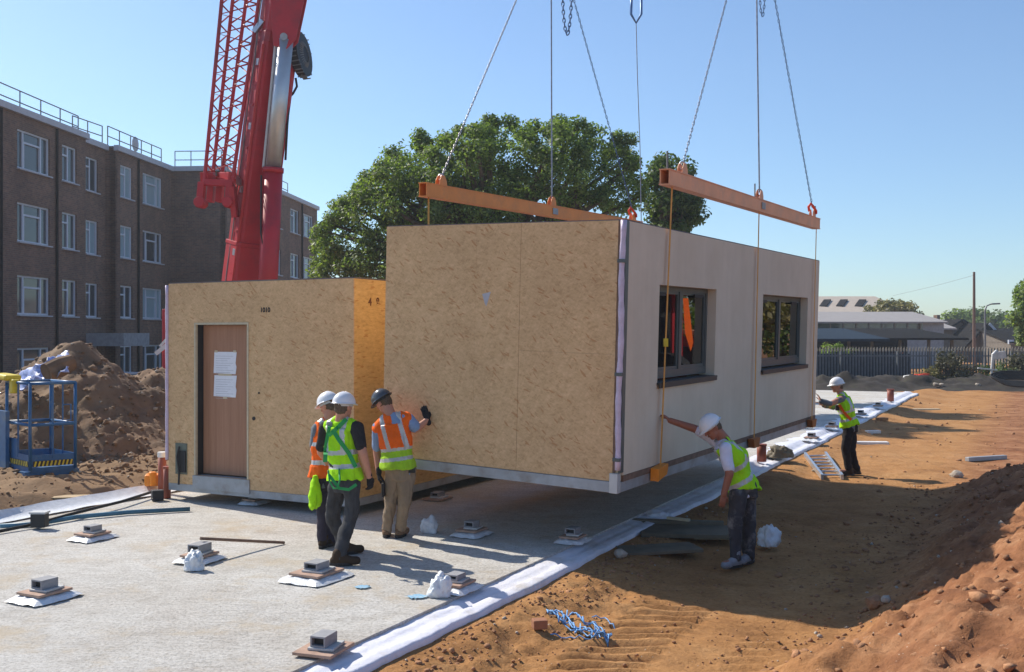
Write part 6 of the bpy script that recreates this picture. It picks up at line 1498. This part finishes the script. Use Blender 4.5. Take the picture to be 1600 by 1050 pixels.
# --- worker C: orange and lime vest, khaki trousers, hand on the module
yc = 11.42
wallC = lambda px, py, off: on_plane(px, py, MH.translation-MH.to_3x3().col[1]*off, MH.to_3x3().col[1])
WRc = wallC(668, 656, .06)
C = dict(ground=0.0, head=S(599, 628, yc+.05), face=(-.62, .45, -.50), headup=(-.45, .1, 1), nek=S(610, 646, yc), che=S(617, 685, yc), pel=S(623, 730, yc-.02), SL=S(592, 668, yc+.02), SR=S(636, 654, yc-.02), EL=S(589, 706, yc+.08), WL=S(592, 738, yc+.02), ER=S(651, 670, yc-.02), WR=WRc,
    HL=S(613, 741, yc), HR=S(634, 741, yc-.02), KL=S(609, 788, yc+.04), KR=S(632, 788, yc-.02), AL=S(604, 829, yc+.12), AR=S(625, 828, yc+.1))
C['TL'] = C['AL']+Vector((.0, .17, -.03)); C['TR'] = C['AR']+Vector((.05, .16, -.03))
C['hL'] = dict(d=(.0, .15, -1), n=(.9, .3, 0), side=1, curl=.45); C['hR'] = dict(d=(-.32, .12, 1), n=(-.5, .86, 0), side=-1, curl=.12)
pc_ = person('worker in orange and lime vest and khaki trousers pressing a gloved hand on the module', C, dict(hat='hat_black', shirt='shirt_blue', trousers='trousers_khaki', vest=('vest_lime_c', 'vest_orange', 'tape_silver'), split=.20, vw=.14, vr=.089, boots='boot_tan', gloves=('hR', 'hL'), bands=((.08, .12), (.19, .225))))
m = MB(); c1_ = on_thing([c for c in bpy.data.objects if c.parent == pc_ and c.name.startswith('trousers')][0], 642, 735, .006, 11.3); m.box(c1_, (.10, .03, .055)); m.build('belt_pouch', 'black', pc_, bevel=.008)
MB().box(S(599, 765, yc-.03), (.035, .12, .16)).build('thigh_pocket', 'black', pc_, bevel=.012)
# --- worker D: bending at the right, hand on the strap
yd = 10.95; gD = -.19
WRd = MH @ Vector((.11, lug0.y+.05, 0)); WRd = on_plane(1047, 657, MH @ Vector((.10, 0, 0)), MH.to_3x3().col[0])
D = dict(ground=gD, head=S(1113, 668, yd), face=(-.80, -.30, -.62), headup=(-.65, -.05, .75), nek=S(1131, 686, yd+.02), che=S(1146, 718, yd+.02), pel=S(1160, 760, yd+.03), SL=S(1134, 702, yd-.17), SR=S(1121, 690, yd+.15), EL=S(1140, 740, yd-.24), WL=S(1131, 772, yd-.22), ER=S(1086, 670, yd+.22), WR=WRd,
    HL=S(1154, 772, yd-.08), HR=S(1168, 772, yd+.09), KL=S(1148, 826, yd-.08), KR=S(1168, 826, yd+.08), AL=S(1150, 872, yd-.10), AR=S(1170, 870, yd+.10), bulk=1.05)
D['TL'] = D['AL']+Vector((-.14, -.10, -.03)); D['TR'] = D['AR']+Vector((-.12, -.12, -.03))
D['hL'] = dict(d=(-.12, .05, -1), n=(-.3, .95, 0), side=1, curl=.3); D['hR'] = dict(d=(-.65, .25, .55), n=(-.8, .3, -.4), side=-1, curl=.5)
pd_ = person('bending worker in white hard hat and shirt with one hand on the orange strap', D, dict(skin='skin_dark', hat='hat_white', shirt='shirt_white', trousers='trousers_paint', vest=('vest_lime', 'vest_lime', 'tape_silver'), boots='boot_pale', bands=((.06, .11), (.22, .27)), vl=.06, vw=.24, open=(-.9, -.35, -.2), gap=.085))
# --- worker E: far right, pushing the corner
ye = 18.0; gE = -.2
Eh = on_plane(1281, 624, MH @ Vector((.05, 0, 0)), MH.to_3x3().col[0])
E = dict(ground=gE, head=S(1308, 603, ye), face=(-1, -.1, -.15), nek=S(1314, 614, ye), che=S(1320, 637, ye), pel=S(1328, 665, ye), SL=S(1315, 623, ye-.17), SR=S(1317, 622, ye+.17), EL=S(1298, 631, ye-.22), WL=S(1283, 627, ye-.18), ER=S(1301, 636, ye+.15), WR=S(1287, 634, ye+.05),
    HL=S(1326, 671, ye-.08), HR=S(1330, 671, ye+.08), KL=S(1321, 702, ye-.08), KR=S(1330, 703, ye+.08), AL=S(1327, 733, ye-.06), AR=S(1338, 734, ye+.12))
E['TL'] = E['AL']+Vector((-.16, -.03, -.03)); E['TR'] = E['AR']+Vector((-.15, -.03, -.03))
E['hL'] = dict(d=(-.4, .1, .9), n=(-1, .1, 0), side=-1, curl=.15); E['hR'] = dict(d=(-.8, .1, .5), n=(-1, .1, 0), side=1, curl=.15)
pe_ = person('far worker in lime vest and white hard hat pushing the far corner of the module', E, dict(hat='hat_white', shirt='shirt_grey', sleeve=2, trousers='trousers_black', vest=('vest_lime', 'vest_lime', 'tape_silver'), boots='boot_brown', bands=((.11, .15), (.25, .29))))
vE = [c for c in bpy.data.objects if c.parent == pe_ and c.name.startswith('hi_vis_vest')][0]
m = ribbon([on_thing(vE, px, py, .012, 17.8) for px, py in ((1311, 632), (1316, 640), (1322, 648), (1330, 656))], .05); m.build('orange_cord', 'vest_orange', pe_)
m = MB(); m.box(on_thing(vE, 1308, 637, .03, 17.8), (.06, .05, .10)); m.build('radio', 'black', pe_, bevel=.008)
